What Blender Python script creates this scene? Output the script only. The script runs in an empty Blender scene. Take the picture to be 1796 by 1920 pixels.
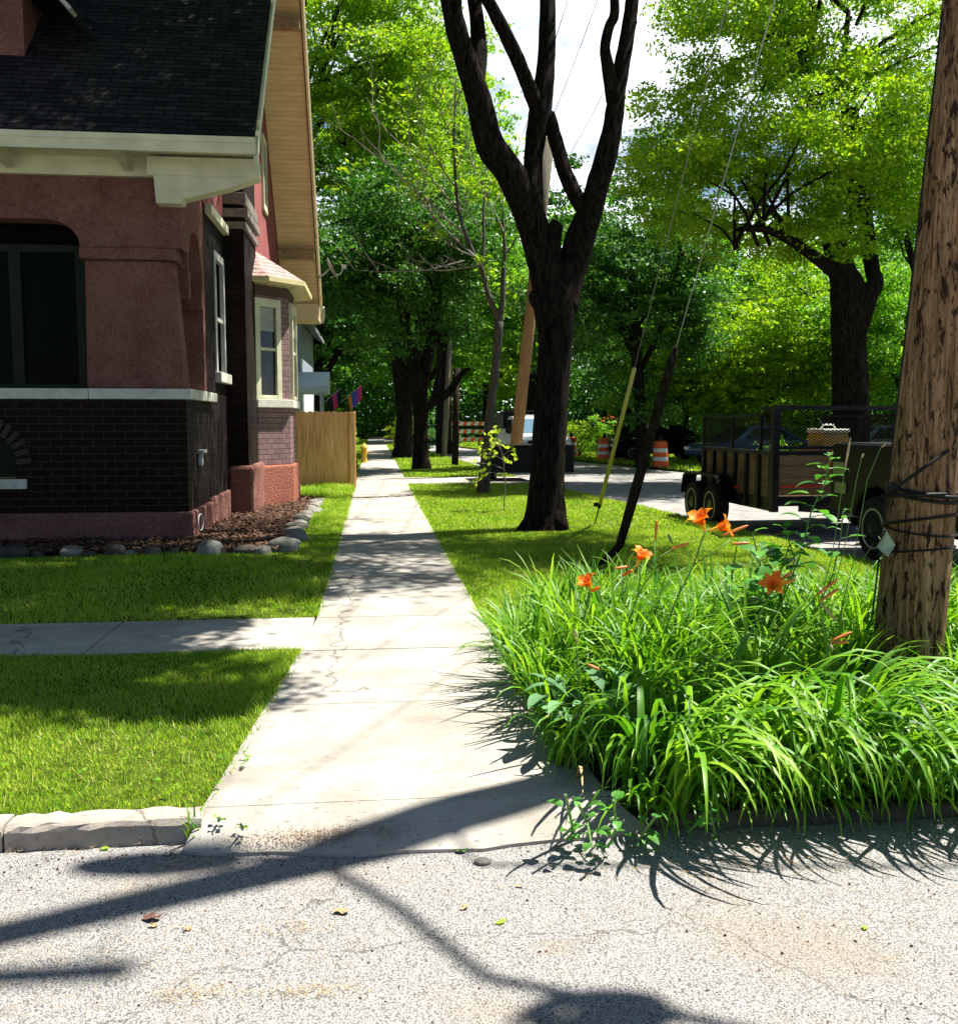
import bpy, math, random
import numpy as np
from mathutils import Vector, Matrix

# ------------------------------------------------------------------ camera, sky, sun, exposure
SC = bpy.context.scene
COL = SC.collection
F = 1800.0; W, H = 1796.0, 1920.0; CAMZ = 1.6
PITCH = math.atan(170 / F); YAW = math.atan(198 / math.hypot(F, 170))
cam_d = bpy.data.cameras.new('camera'); cam = bpy.data.objects.new('camera', cam_d); COL.objects.link(cam)
cam.rotation_euler = (math.pi / 2 - PITCH, 0, -YAW); cam.location = (0, 0, CAMZ)
cam_d.sensor_fit = 'AUTO'; cam_d.sensor_width = 36; cam_d.lens = 36 * F / H; cam_d.clip_end = 2000; cam_d.clip_start = 0.05
SC.camera = cam
SUN_EL = math.radians(63); AX, AY = 0.935, 0.345
_n = math.hypot(AX, AY); AX /= _n; AY /= _n
sd = Vector((AX * math.cos(SUN_EL), AY * math.cos(SUN_EL), math.sin(SUN_EL)))
sun_d = bpy.data.lights.new('sun', 'SUN'); sun_d.energy = 5.0; sun_d.angle = math.radians(0.55); sun_d.color = (1.0, 0.955, 0.87)
sun = bpy.data.objects.new('sun', sun_d); COL.objects.link(sun); sun.rotation_euler = sd.to_track_quat('Z', 'Y').to_euler(); sun.location = (20, 10, 40)
world = bpy.data.worlds.new('World'); SC.world = world; world.use_nodes = True
wt = world.node_tree; wt.nodes.clear()
wo = wt.nodes.new('ShaderNodeOutputWorld'); wb = wt.nodes.new('ShaderNodeBackground'); wb.inputs[1].default_value = 0.05
sky = wt.nodes.new('ShaderNodeTexSky'); sky.sky_type = 'NISHITA'; sky.sun_disc = False
sky.sun_elevation = SUN_EL; sky.sun_rotation = math.atan2(AX, AY); sky.air_density = 0.7; sky.ozone_density = 1.0; sky.dust_density = 0.3
tc = wt.nodes.new('ShaderNodeTexCoord'); mp = wt.nodes.new('ShaderNodeMapping'); mp.inputs['Scale'].default_value = (1.0, 1.0, 2.2); mp.inputs['Location'].default_value = (0.3, 0.1, 0.25)
cn = wt.nodes.new('ShaderNodeTexNoise'); cn.inputs['Scale'].default_value = 3.2; cn.inputs['Detail'].default_value = 8; cn.inputs['Roughness'].default_value = 0.55
cr = wt.nodes.new('ShaderNodeValToRGB'); cr.color_ramp.elements[0].position = 0.35; cr.color_ramp.elements[1].position = 0.49
mx = wt.nodes.new('ShaderNodeMix'); mx.data_type = 'RGBA'; mx.inputs[7].default_value = (13.0, 13.8, 14.8, 1)
dt = wt.nodes.new('ShaderNodeVectorMath'); dt.operation = 'DOT_PRODUCT'; dt.inputs[1].default_value = (0.21, 0.91, 0.36); wt.links.new(tc.outputs['Generated'], dt.inputs[0])
mr = wt.nodes.new('ShaderNodeMapRange'); mr.inputs[1].default_value = .84; mr.inputs[2].default_value = .97; wt.links.new(dt.outputs['Value'], mr.inputs[0])
mu = wt.nodes.new('ShaderNodeMath'); mu.operation = 'MULTIPLY'; wt.links.new(mr.outputs[0], mu.inputs[1])
wt.links.new(tc.outputs['Generated'], mp.inputs['Vector']); wt.links.new(mp.outputs[0], cn.inputs['Vector'])
wt.links.new(cn.outputs['Fac'], cr.inputs[0]); wt.links.new(cr.outputs[0], mu.inputs[0]); wt.links.new(mu.outputs[0], mx.inputs[0])
wt.links.new(sky.outputs[0], mx.inputs[6]); wt.links.new(mx.outputs[2], wb.inputs[0]); wt.links.new(wb.outputs[0], wo.inputs[0])
SC.view_settings.view_transform = 'Standard'; SC.view_settings.look = 'None'; SC.view_settings.exposure = 1.38; SC.view_settings.gamma = 1.0
SC.render.engine = 'CYCLES'
SC.cycles.max_bounces = 6; SC.cycles.diffuse_bounces = 2; SC.cycles.glossy_bounces = 2; SC.cycles.transmission_bounces = 4; SC.cycles.transparent_max_bounces = 8
SC.cycles.use_denoising = True

rng = np.random.default_rng(7); random.seed(7)

# ------------------------------------------------------------------ layout helpers (turn a measured image point into a place in the world)
_R = Matrix.Rotation(-YAW, 3, 'Z') @ Matrix.Rotation(math.pi / 2 - PITCH, 3, 'X')
def ray(px, py): return _R @ Vector((px - W / 2, -(py - H / 2), -F))
def P(px, py, Y):
    d = ray(px, py); t = Y / d.y; return Vector((d.x * t, Y, CAMZ + d.z * t))
def G(px, py, z=0.0):
    d = ray(px, py); t = (z - CAMZ) / d.z; return Vector((d.x * t, d.y * t, z))

# ------------------------------------------------------------------ objects
def tag(o, label=None, cat=None, group=None, kind=None):
    if label: o['label'] = label
    if cat: o['category'] = cat
    if group: o['group'] = group
    if kind: o['kind'] = kind
    return o
def thing(name, label, cat, loc=(0, 0, 0), rz=0.0, group=None):
    o = bpy.data.objects.new(name, None); COL.objects.link(o); o.location = loc; o.rotation_euler = (0, 0, rz)
    o.empty_display_size = 0.2
    return tag(o, label, cat, group)
def kids(o): return [c for c in SC.objects if c.parent == o]
def copy_tree(o, parent=None):
    ch = kids(o)
    c = o.copy(); COL.objects.link(c)
    if parent is not None: c.parent = parent
    for k in ch: copy_tree(k, c)
    return c
def origin(o):
    v = Vector((0, 0, 0))
    while o is not None: v += Vector(o.location); o = o.parent
    return v
def mesh_np(name, verts, polys, mat, parent=None, smooth=False, local=False, loc=None):
    """verts (N,3); polys: list of int arrays (M,k)."""
    verts = np.asarray(verts, dtype=np.float32)
    if parent is not None and not local: verts = verts - np.array(origin(parent), dtype=np.float32)
    elif loc is not None: verts = verts - np.array(loc, dtype=np.float32)
    me = bpy.data.meshes.new(name)
    me.vertices.add(len(verts)); me.vertices.foreach_set('co', verts.ravel())
    polys = [np.asarray(p, dtype=np.int32) for p in polys if len(p)]
    li = np.concatenate([p.ravel() for p in polys]); tot = np.concatenate([np.full(len(p), p.shape[1], dtype=np.int32) for p in polys])
    st = np.concatenate([[0], np.cumsum(tot)[:-1]]).astype(np.int32)
    me.loops.add(len(li)); me.loops.foreach_set('vertex_index', li)
    me.polygons.add(len(tot)); me.polygons.foreach_set('loop_start', st); me.polygons.foreach_set('loop_total', tot)
    if smooth: me.polygons.foreach_set('use_smooth', np.ones(len(tot), dtype=bool))
    me.update(calc_edges=True)
    if mat is not None: me.materials.append(mat)
    o = bpy.data.objects.new(name, me); COL.objects.link(o)
    if parent is not None: o.parent = parent
    elif loc is not None: o.location = loc
    return o
HOUSE_FIT = False   # true while the brick house is built: its measured sizes are corrected to the true ones
class MB:
    def __init__(s): s.v = []; s.f = []; s.m = []; s.mats = []
    def mi(s, mat):
        if mat not in s.mats: s.mats.append(mat)
        return s.mats.index(mat)
    def add(s, vs, fs, mat=None):
        b = len(s.v); s.v += [tuple(v) for v in vs]; s.f += [tuple(i + b for i in f) for f in fs]
        s.m += [s.mi(mat)] * len(fs); return s
    def box(s, x0, x1, y0, y1, z0, z1, mat=None, M=None):
        vs = [Vector((x, y, z)) for z in (z0, z1) for y in (y0, y1) for x in (x0, x1)]
        if M is not None: vs = [M @ v for v in vs]
        return s.add(vs, [(0, 2, 3, 1), (4, 5, 7, 6), (0, 1, 5, 4), (2, 6, 7, 3), (0, 4, 6, 2), (1, 3, 7, 5)], mat)
    def bar(s, a, b, w, h, mat=None, up=(0, 0, 1)):
        a = Vector(a); b = Vector(b); d = (b - a).normalized(); u = Vector(up)
        if abs(d.dot(u)) > .98: u = Vector((0, 1, 0))
        x = d.cross(u).normalized() * w / 2; y = x.cross(d).normalized() * h / 2
        vs = [p + i * x + j * y for p in (a, b) for (i, j) in ((-1, -1), (1, -1), (1, 1), (-1, 1))]
        return s.add(vs, [(0, 1, 2, 3)[::-1], (4, 5, 6, 7), (0, 1, 5, 4), (1, 2, 6, 5), (2, 3, 7, 6), (3, 0, 4, 7)], mat)
    def prism(s, pts, d, mat=None):
        """pts: planar outline (3d points), d: extrusion vector"""
        n = len(pts); d = Vector(d); a = [Vector(p) for p in pts]; b = [p + d for p in a]
        fs = [tuple(range(n)), tuple(range(2 * n - 1, n - 1, -1))] + [(i, i + n, (i + 1) % n + n, (i + 1) % n) for i in range(n)]
        return s.add(a + b, fs, mat)
    def tube(s, pts, rad, n=8, mat=None, caps=True, rough=0.0):
        pts = [Vector(p) for p in pts]; rad = rad if hasattr(rad, '__len__') else [rad] * len(pts)
        vs = []; fs = []; up = None
        for i, p in enumerate(pts):
            d = (pts[min(i + 1, len(pts) - 1)] - pts[max(i - 1, 0)])
            if d.length < 1e-6: d = Vector((0, 0, 1))
            d.normalize()
            if up is None: up = Vector((1, 0, 0)) if abs(d.x) < .8 else Vector((0, 1, 0))
            x = (up - d * up.dot(d)).normalized(); y = d.cross(x); up = x
            for k in range(n):
                a = 2 * math.pi * k / n; r = rad[i] * (1 + (random.uniform(-rough, rough) if rough else 0))
                vs.append(p + (x * math.cos(a) + y * math.sin(a)) * r)
        for i in range(len(pts) - 1):
            for k in range(n):
                fs.append((i * n + k, i * n + (k + 1) % n, (i + 1) * n + (k + 1) % n, (i + 1) * n + k))
        if caps: fs += [tuple(range(n))[::-1], tuple(range((len(pts) - 1) * n, len(pts) * n))]
        return s.add(vs, fs, mat)
    def lathe(s, prof, c, n=16, mat=None, axis='Z'):
        c = Vector(c); vs = []; fs = []
        for (r, h) in prof:
            for k in range(n):
                a = 2 * math.pi * k / n; q = (r * math.cos(a), r * math.sin(a), h)
                if axis == 'X': q = (q[2], q[0], q[1])
                if axis == 'Y': q = (q[0], q[2], q[1])
                vs.append(c + Vector(q))
        for i in range(len(prof) - 1):
            for k in range(n): fs.append((i * n + k, i * n + (k + 1) % n, (i + 1) * n + (k + 1) % n, (i + 1) * n + k))
        fs += [tuple(range(n))[::-1], tuple(range((len(prof) - 1) * n, len(prof) * n))]
        return s.add(vs, fs, mat)
    def blob(s, c, r, mat=None, seed=0, nu=12, nv=8, rough=.12):
        R = random.Random(seed); c = Vector(c); ph = [R.uniform(0, 6) for _ in range(6)]; vs = []; fs = []
        for j in range(nv + 1):
            t = math.pi * j / nv
            for i in range(nu):
                a = 2 * math.pi * i / nu
                d = Vector((math.sin(t) * math.cos(a), math.sin(t) * math.sin(a), math.cos(t)))
                k = 1 + rough * (math.sin(3 * d.x + ph[0]) + math.sin(4 * d.y + ph[1]) + math.sin(5 * d.z + ph[2]) + .5 * math.sin(9 * d.x + ph[3]) * math.sin(8 * d.y + ph[4])) / 1.6
                vs.append(c + Vector((d.x * r[0], d.y * r[1], d.z * r[2])) * k)
        for j in range(nv):
            for i in range(nu): fs.append((j * nu + i, (j + 1) * nu + i, (j + 1) * nu + (i + 1) % nu, j * nu + (i + 1) % nu))
        return s.add(vs, fs, mat)
    def build(s, name, mat=None, parent=None, smooth=False, local=False, bevel=0.0, loc=None, recalc=True):
        off = Vector((0, 0, 0))
        if parent is not None and not local: off = origin(parent)
        elif loc is not None: off = Vector(loc)
        if HOUSE_FIT: s.v = [(v[0] * .957 - .01, v[1], v[2] - max(0.0, v[2] - 1.6) * .055) for v in s.v]
        me = bpy.data.meshes.new(name); me.from_pydata([(v[0] - off.x, v[1] - off.y, v[2] - off.z) for v in s.v], [], s.f)
        import bmesh
        bm = bmesh.new(); bm.from_mesh(me); recalc and bmesh.ops.recalc_face_normals(bm, faces=bm.faces); bm.to_mesh(me); bm.free()
        for mm in s.mats: me.materials.append(mm or mat)
        me.polygons.foreach_set('material_index', s.m)
        if smooth: me.polygons.foreach_set('use_smooth', [True] * len(s.f))
        o = bpy.data.objects.new(name, me); COL.objects.link(o)
        if parent is not None: o.parent = parent
        elif loc is not None: o.location = loc
        if bevel:
            b = o.modifiers.new('bevel', 'BEVEL'); b.width = bevel; b.segments = 2; b.limit_method = 'ANGLE'; b.angle_limit = math.radians(40)
        return o

# ------------------------------------------------------------------ materials
def new_mat(name):
    m = bpy.data.materials.new(name); m.use_nodes = True; nt = m.node_tree
    return m, nt, nt.nodes['Principled BSDF']
def nd(nt, t, **kw):
    n = nt.nodes.new(t)
    for k, v in kw.items():
        if k in n.inputs: n.inputs[k].default_value = v
        else: setattr(n, k, v)
    return n
def ramp(nt, src, stops):
    r = nt.nodes.new('ShaderNodeValToRGB'); e = r.color_ramp.elements
    while len(e) < len(stops): e.new(0.5)
    for i, (p, c) in enumerate(stops): e[i].position = p; e[i].color = (c[0], c[1], c[2], 1)
    nt.links.new(src, r.inputs[0]); return r.outputs[0]
def noise(nt, vec, scale, detail=4, rough=.55, dist=0):
    n = nd(nt, 'ShaderNodeTexNoise'); n.inputs['Scale'].default_value = scale; n.inputs['Detail'].default_value = detail
    n.inputs['Roughness'].default_value = rough; n.inputs['Distortion'].default_value = dist
    nt.links.new(vec, n.inputs['Vector']); return n.outputs['Fac']
def mixc(nt, fac, a, b, mode='MIX'):
    m = nt.nodes.new('ShaderNodeMix'); m.data_type = 'RGBA'; m.blend_type = mode
    for i, v in ((0, fac), (6, a), (7, b)):
        if hasattr(v, 'links'): nt.links.new(v, m.inputs[i])
        else: m.inputs[i].default_value = v if i == 0 else (v[0], v[1], v[2], 1)
    return m.outputs[2]
def wpos(nt, scale=None, rot=None):
    g = nt.nodes.new('ShaderNodeNewGeometry'); out = g.outputs['Position']
    if scale or rot:
        mp = nt.nodes.new('ShaderNodeMapping'); nt.links.new(out, mp.inputs[0]); out = mp.outputs[0]
        if scale: mp.inputs['Scale'].default_value = scale
        if rot: mp.inputs['Rotation'].default_value = rot
    return out
def opos(nt, scale=None):
    g = nt.nodes.new('ShaderNodeTexCoord'); out = g.outputs['Object']
    if scale:
        mp = nt.nodes.new('ShaderNodeMapping'); nt.links.new(out, mp.inputs[0]); out = mp.outputs[0]; mp.inputs['Scale'].default_value = scale
    return out
def bump(nt, bsdf, h, strength=.5, dist=.02):
    b = nt.nodes.new('ShaderNodeBump'); b.inputs['Strength'].default_value = strength; b.inputs['Distance'].default_value = dist
    nt.links.new(h, b.inputs['Height']); nt.links.new(b.outputs[0], bsdf.inputs['Normal'])
def plain(name, col, rough=.6, metal=0.0, var=.12, scale=6, bmp=0.0, coat=0.0, emit=None):
    m, nt, b = new_mat(name)
    v = opos(nt); n = noise(nt, v, scale, 5)
    c0 = [c * (1 - var) for c in col]; c1 = [min(1, c * (1 + var)) for c in col]
    nt.links.new(ramp(nt, n, [(.3, c0), (.7, c1)]), b.inputs['Base Color'])
    b.inputs['Roughness'].default_value = rough; b.inputs['Metallic'].default_value = metal
    if coat: b.inputs['Coat Weight'].default_value = coat
    if bmp: bump(nt, b, noise(nt, v, scale * 6, 6), bmp, .01)
    return m
def m_leaf(name, dark, mid, light, trans=.35, rough=.45, clump=.6, lt=1.3):
    m, nt, b = new_mat(name); g = nt.nodes.new('ShaderNodeNewGeometry')
    n = noise(nt, g.outputs['Position'], clump, 3)
    a = nt.nodes.new('ShaderNodeMath'); a.operation = 'MULTIPLY_ADD'; nt.links.new(g.outputs['Random Per Island'], a.inputs[0]); a.inputs[1].default_value = .5
    s = nt.nodes.new('ShaderNodeMath'); s.operation = 'MULTIPLY'; nt.links.new(n, s.inputs[0]); s.inputs[1].default_value = .55; nt.links.new(s.outputs[0], a.inputs[2])
    c = ramp(nt, a.outputs[0], [(.22, dark), (.5, mid), (.8, light)])
    nt.links.new(c, b.inputs['Base Color']); b.inputs['Roughness'].default_value = rough; b.inputs['Specular IOR Level'].default_value = .35
    t = nt.nodes.new('ShaderNodeBsdfTranslucent'); mm = nt.nodes.new('ShaderNodeMixShader'); mm.inputs[0].default_value = trans
    tcol = mixc(nt, 1.0, c, (lt, lt, lt * .5), 'MULTIPLY')
    nt.links.new(tcol, t.inputs[0]); nt.links.new(b.outputs[0], mm.inputs[1]); nt.links.new(t.outputs[0], mm.inputs[2])
    nt.links.new(mm.outputs[0], nt.nodes['Material Output'].inputs[0]); return m
def m_bark(name, c0, c1, sc=(14, 14, 2.2)):
    m, nt, b = new_mat(name); v = wpos(nt, sc); n = noise(nt, v, 1.6, 9, .72, 1.2)
    nt.links.new(ramp(nt, n, [(.40, c0), (.50, [x * .55 for x in c1]), (.62, c1)]), b.inputs['Base Color']); b.inputs['Roughness'].default_value = .95
    bump(nt, b, n, 1.0, .12); return m
def m_asphalt():
    m, nt, b = new_mat('aged_asphalt'); v = wpos(nt)
    vo = nd(nt, 'ShaderNodeTexVoronoi'); vo.inputs['Scale'].default_value = 150; nt.links.new(v, vo.inputs['Vector'])
    s = ramp(nt, vo.outputs['Distance'], [(.0, (.52, .50, .48)), (.45, (.42, .41, .39)), (.80, (.10, .10, .10))])
    f = noise(nt, v, 210, 3, .7); s2 = mixc(nt, ramp(nt, f, [(.36, (0, 0, 0)), (.56, (1, 1, 1))]), (.10, .095, .09), s)
    big = noise(nt, v, 1.1, 6, .6, .4); s3 = mixc(nt, ramp(nt, big, [(.52, (0, 0, 0)), (.75, (.45, .45, .45))]), s2, (.26, .165, .08))
    pat = noise(nt, wpos(nt, (.35, 1.6, 1)), 3.0, 7, .7); s4 = mixc(nt, ramp(nt, pat, [(.6, (0, 0, 0)), (.7, (.5, .5, .5))]), s3, (.22, .16, .10))
    w = nt.nodes.new('ShaderNodeVectorMath'); w.operation = 'ADD'; nz = nd(nt, 'ShaderNodeTexNoise'); nz.inputs['Scale'].default_value = 3; nz.inputs['Detail'].default_value = 7; nt.links.new(v, nz.inputs['Vector'])
    sc_ = nt.nodes.new('ShaderNodeVectorMath'); sc_.operation = 'SCALE'; sc_.inputs['Scale'].default_value = .5; nt.links.new(nz.outputs['Color'], sc_.inputs[0]); nt.links.new(v, w.inputs[0]); nt.links.new(sc_.outputs[0], w.inputs[1])
    ve = nt.nodes.new('ShaderNodeTexVoronoi'); ve.feature = 'DISTANCE_TO_EDGE'; ve.inputs['Scale'].default_value = .55; nt.links.new(w.outputs[0], ve.inputs['Vector'])
    s4 = mixc(nt, ramp(nt, ve.outputs['Distance'], [(.0, (.75, .75, .75)), (.004, (0, 0, 0))]), s4, (.05, .045, .04))
    cl_ = noise(nt, wpos(nt), 14, 4, .6); s4 = mixc(nt, ramp(nt, cl_, [(.3, (.45, .45, .45)), (.6, (0, 0, 0))]), s4, (.22, .21, .20))
    nt.links.new(s4, b.inputs['Base Color']); b.inputs['Roughness'].default_value = .9
    bump(nt, b, vo.outputs['Distance'], .6, .006); return m
def m_concrete(name, a, c, cracks=True):
    m, nt, b = new_mat(name); v = wpos(nt); n = noise(nt, v, 2.2, 9, .65)
    s = ramp(nt, n, [(.3, a), (.68, c)])
    f = noise(nt, wpos(nt, (22, 60, 22)), 1.0, 5, .7); s = mixc(nt, ramp(nt, f, [(.58, (0, 0, 0)), (.66, (.7, .7, .7))]), s, (.11, .095, .075))
    sp = noise(nt, v, 240, 2, .6); s = mixc(nt, ramp(nt, sp, [(.60, (0, 0, 0)), (.68, (.5, .5, .5))]), s, (.10, .09, .08))
    big = noise(nt, wpos(nt, (.8, 1.6, 1)), 1.0, 4, .6, .5); s = mixc(nt, ramp(nt, big, [(.48, (0, 0, 0)), (.70, (.6, .6, .6))]), s, (.20, .175, .14))
    if cracks:
        w = nt.nodes.new('ShaderNodeVectorMath'); w.operation = 'ADD'; nz = nd(nt, 'ShaderNodeTexNoise'); nz.inputs['Scale'].default_value = 4; nz.inputs['Detail'].default_value = 6; nt.links.new(v, nz.inputs['Vector'])
        sc_ = nt.nodes.new('ShaderNodeVectorMath'); sc_.operation = 'SCALE'; sc_.inputs['Scale'].default_value = .35; nt.links.new(nz.outputs['Color'], sc_.inputs[0]); nt.links.new(v, w.inputs[0]); nt.links.new(sc_.outputs[0], w.inputs[1])
        vo = nt.nodes.new('ShaderNodeTexVoronoi'); vo.feature = 'DISTANCE_TO_EDGE'; vo.inputs['Scale'].default_value = .30; nt.links.new(w.outputs[0], vo.inputs['Vector'])
        s = mixc(nt, ramp(nt, vo.outputs['Distance'], [(.0, (.7, .7, .7)), (.0022, (0, 0, 0))]), s, (.05, .04, .03))
    nt.links.new(s, b.inputs['Base Color']); b.inputs['Roughness'].default_value = .92
    bump(nt, b, noise(nt, v, 90, 4, .7), .5, .006); return m
def m_brick(name, c1, c2, mortar, bw=.27, rh=.098, ms=.008):
    m, nt, b = new_mat(name); g = nt.nodes.new('ShaderNodeNewGeometry'); sp = nt.nodes.new('ShaderNodeSeparateXYZ'); nt.links.new(g.outputs['Position'], sp.inputs[0])
    ad = nt.nodes.new('ShaderNodeMath'); nt.links.new(sp.outputs[0], ad.inputs[0]); nt.links.new(sp.outputs[1], ad.inputs[1])
    cb = nt.nodes.new('ShaderNodeCombineXYZ'); nt.links.new(ad.outputs[0], cb.inputs[0]); nt.links.new(sp.outputs[2], cb.inputs[1])
    k = nt.nodes.new('ShaderNodeTexBrick'); nt.links.new(cb.outputs[0], k.inputs['Vector'])
    for i, c in (('Color1', c1), ('Color2', c2), ('Mortar', mortar)): k.inputs[i].default_value = (*c, 1)
    k.inputs['Scale'].default_value = 1; k.inputs['Brick Width'].default_value = bw; k.inputs['Row Height'].default_value = rh; k.inputs['Mortar Size'].default_value = ms; k.inputs['Mortar Smooth'].default_value = .3
    n = noise(nt, g.outputs['Position'], 9, 6)
    nt.links.new(mixc(nt, .6, k.outputs['Color'], ramp(nt, n, [(.3, (.5, .5, .5)), (.7, (1, 1, 1))]), 'MULTIPLY'), b.inputs['Base Color'])
    b.inputs['Roughness'].default_value = .7
    inv = nt.nodes.new('ShaderNodeMath'); inv.operation = 'SUBTRACT'; inv.inputs[0].default_value = 1; nt.links.new(k.outputs['Fac'], inv.inputs[1])
    bump(nt, b, inv.outputs[0], .7, .012); return m
def m_stucco(name, a, c):
    m, nt, b = new_mat(name); v = wpos(nt); n = noise(nt, v, 26, 6, .7); n2 = noise(nt, v, 2.2, 4)
    s = mixc(nt, .5, ramp(nt, n, [(.35, a), (.6, c)]), ramp(nt, n2, [(.3, a), (.7, c)]))
    nt.links.new(s, b.inputs['Base Color']); b.inputs['Roughness'].default_value = .85; bump(nt, b, n, 1.0, .12); return m
def m_shingle(name, a, c, gap, axis='x', sc=(1, 1), rowh=.14):
    m, nt, b = new_mat(name); g = nt.nodes.new('ShaderNodeNewGeometry'); sp = nt.nodes.new('ShaderNodeSeparateXYZ'); nt.links.new(g.outputs['Position'], sp.inputs[0])
    cb = nt.nodes.new('ShaderNodeCombineXYZ')
    ad = nt.nodes.new('ShaderNodeMath'); nt.links.new(sp.outputs[0], ad.inputs[0]); nt.links.new(sp.outputs[1], ad.inputs[1])
    nt.links.new(sp.outputs[0] if axis == 'x' else ad.outputs[0], cb.inputs[0]); nt.links.new(sp.outputs[2], cb.inputs[1])
    k = nt.nodes.new('ShaderNodeTexBrick'); nt.links.new(cb.outputs[0], k.inputs['Vector'])
    for i, cc in (('Color1', a), ('Color2', c), ('Mortar', gap)): k.inputs[i].default_value = (*cc, 1)
    k.inputs['Scale'].default_value = 1; k.inputs['Brick Width'].default_value = .3; k.inputs['Row Height'].default_value = rowh; k.inputs['Mortar Size'].default_value = .008
    n = noise(nt, g.outputs['Position'], 16, 6)
    nt.links.new(mixc(nt, .8, k.outputs['Color'], ramp(nt, n, [(.3, (.45, .45, .45)), (.7, (1.0, 1.0, 1.0))]), 'MULTIPLY'), b.inputs['Base Color'])
    b.inputs['Roughness'].default_value = .85
    bump(nt, b, k.outputs['Fac'], .6, -.015); return m
def m_boards(name, a, c, comp=1, width=.1, rough=.6, streak=(3, 3, 3)):
    """painted or bare boards with dark joints every `width` metres along world axis comp"""
    m, nt, b = new_mat(name); g = nt.nodes.new('ShaderNodeNewGeometry'); sp = nt.nodes.new('ShaderNodeSeparateXYZ'); nt.links.new(g.outputs['Position'], sp.inputs[0])
    d = nt.nodes.new('ShaderNodeMath'); d.operation = 'DIVIDE'; nt.links.new(sp.outputs[comp], d.inputs[0]); d.inputs[1].default_value = width
    fr = nt.nodes.new('ShaderNodeMath'); fr.operation = 'FRACT'; nt.links.new(d.outputs[0], fr.inputs[0])
    n = noise(nt, wpos(nt, streak), 1.0, 7, .65)
    base = ramp(nt, n, [(.3, a), (.7, c)])
    j = ramp(nt, fr.outputs[0], [(.0, (.3, .3, .3)), (.09, (1, 1, 1)), (1, (1, 1, 1))])
    nt.links.new(mixc(nt, 1.0, base, j, 'MULTIPLY'), b.inputs['Base Color']); b.inputs['Roughness'].default_value = rough; return m
def m_pole():
    m, nt, b = new_mat('weathered_pole_wood'); v = wpos(nt, (38, 38, 1.6)); n = noise(nt, v, 1.0, 9, .7, .4)
    s = ramp(nt, n, [(.32, (.055, .028, .013)), (.5, (.25, .14, .068)), (.7, (.46, .30, .16))])
    sp_ = noise(nt, wpos(nt, (24, 24, 6.5), (.04, .05, 0)), 1.0, 5, .62, .5); mk = ramp(nt, sp_, [(.545, (0, 0, 0)), (.585, (.95, .95, .95))])
    fs_ = noise(nt, wpos(nt, (85, 85, 16)), 1.0, 3, .6); fk = ramp(nt, fs_, [(.58, (0, 0, 0)), (.63, (.85, .85, .85))])
    s = mixc(nt, mk, s, (.020, .010, .006)); s = mixc(nt, fk, s, (.03, .015, .01))
    cr_ = noise(nt, wpos(nt, (30, 30, .35)), 1.0, 2, .5, 0.2); ck = ramp(nt, cr_, [(.485, (0, 0, 0)), (.5, (.85, .85, .85)), (.515, (0, 0, 0))])
    s = mixc(nt, ck, s, (.03, .015, .01))
    nt.links.new(s, b.inputs['Base Color']); b.inputs['Roughness'].default_value = .85; bump(nt, b, n, .7, .02); return m
def m_glass(name='dark_window_glass', col=(.01, .012, .014), rough=.06, spec=.5):
    m, nt, b = new_mat(name); b.inputs['Base Color'].default_value = (*col, 1); b.inputs['Roughness'].default_value = rough
    b.inputs['Specular IOR Level'].default_value = spec
    bump(nt, b, noise(nt, wpos(nt), 2.0, 2), .05, .02); return m
def m_soil():
    m, nt, b = new_mat('soil_under_grass'); v = wpos(nt); n = noise(nt, v, 12, 6)
    nt.links.new(ramp(nt, n, [(.35, (.03, .045, .008)), (.65, (.08, .11, .015))]), b.inputs['Base Color']); b.inputs['Roughness'].default_value = 1; return m
M = {}
M['asphalt'] = m_asphalt()
M['street'] = m_concrete('pale_street_surface', (.20, .195, .185), (.30, .29, .275))
M['walk'] = m_concrete('sidewalk_concrete', (.30, .275, .235), (.44, .415, .37))
M['kerb'] = m_concrete('kerb_concrete', (.28, .24, .20), (.48, .44, .38))
M['soil'] = m_soil()
M['mulch'] = plain('mulch_soil', (.05, .028, .02), .95, var=.6, scale=30, bmp=1.0)
M['chip'] = plain('mulch_chip', (.13, .075, .05), .95, var=.6, scale=20)
M['grass'] = m_leaf('grass_blade', (.10, .27, .010), (.27, .47, .020), (.56, .60, .12), .45, .5, 1.4)
M['lily'] = m_leaf('daylily_leaf', (.03, .12, .006), (.11, .30, .012), (.30, .50, .03), .40, .45, 1.5)
M['lilyd'] = m_leaf('broad_leaf', (.03, .12, .02), (.07, .24, .03), (.13, .36, .05), .35, .4, 2.5)
M['lilyb'] = plain('dry_lily_leaf', (.42, .30, .12), .8, var=.3, scale=20)
M['iris'] = m_leaf('iris_leaf', (.02, .12, .03), (.05, .22, .05), (.10, .32, .06), .3, .4, 2.5)
M['stalk'] = plain('flower_stalk_green', (.10, .22, .04), .5)
M['petal'] = m_leaf('orange_petal', (.80, .12, .005), (.92, .22, .008), (.97, .34, .015), .35, .5, 20, 1.1)
M['throat'] = plain('yellow_throat', (.9, .45, .02), .5)
M['bud'] = plain('orange_bud', (.75, .20, .04), .5, var=.3, scale=30)
M['straw'] = plain('dry_straw', (.5, .38, .2), .8, var=.4, scale=30)
M['bark'] = m_bark('dark_locust_bark', (.002, .0015, .001), (.050, .038, .030))
M['bark2'] = m_bark('grey_bark', (.05, .042, .034), (.17, .15, .125))
M['twig'] = plain('pale_dead_twig', (.20, .18, .15), .9, var=.3)
M['barkg'] = m_bark('mossy_bark', (.015, .012, .008), (.07, .055, .04))
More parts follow.
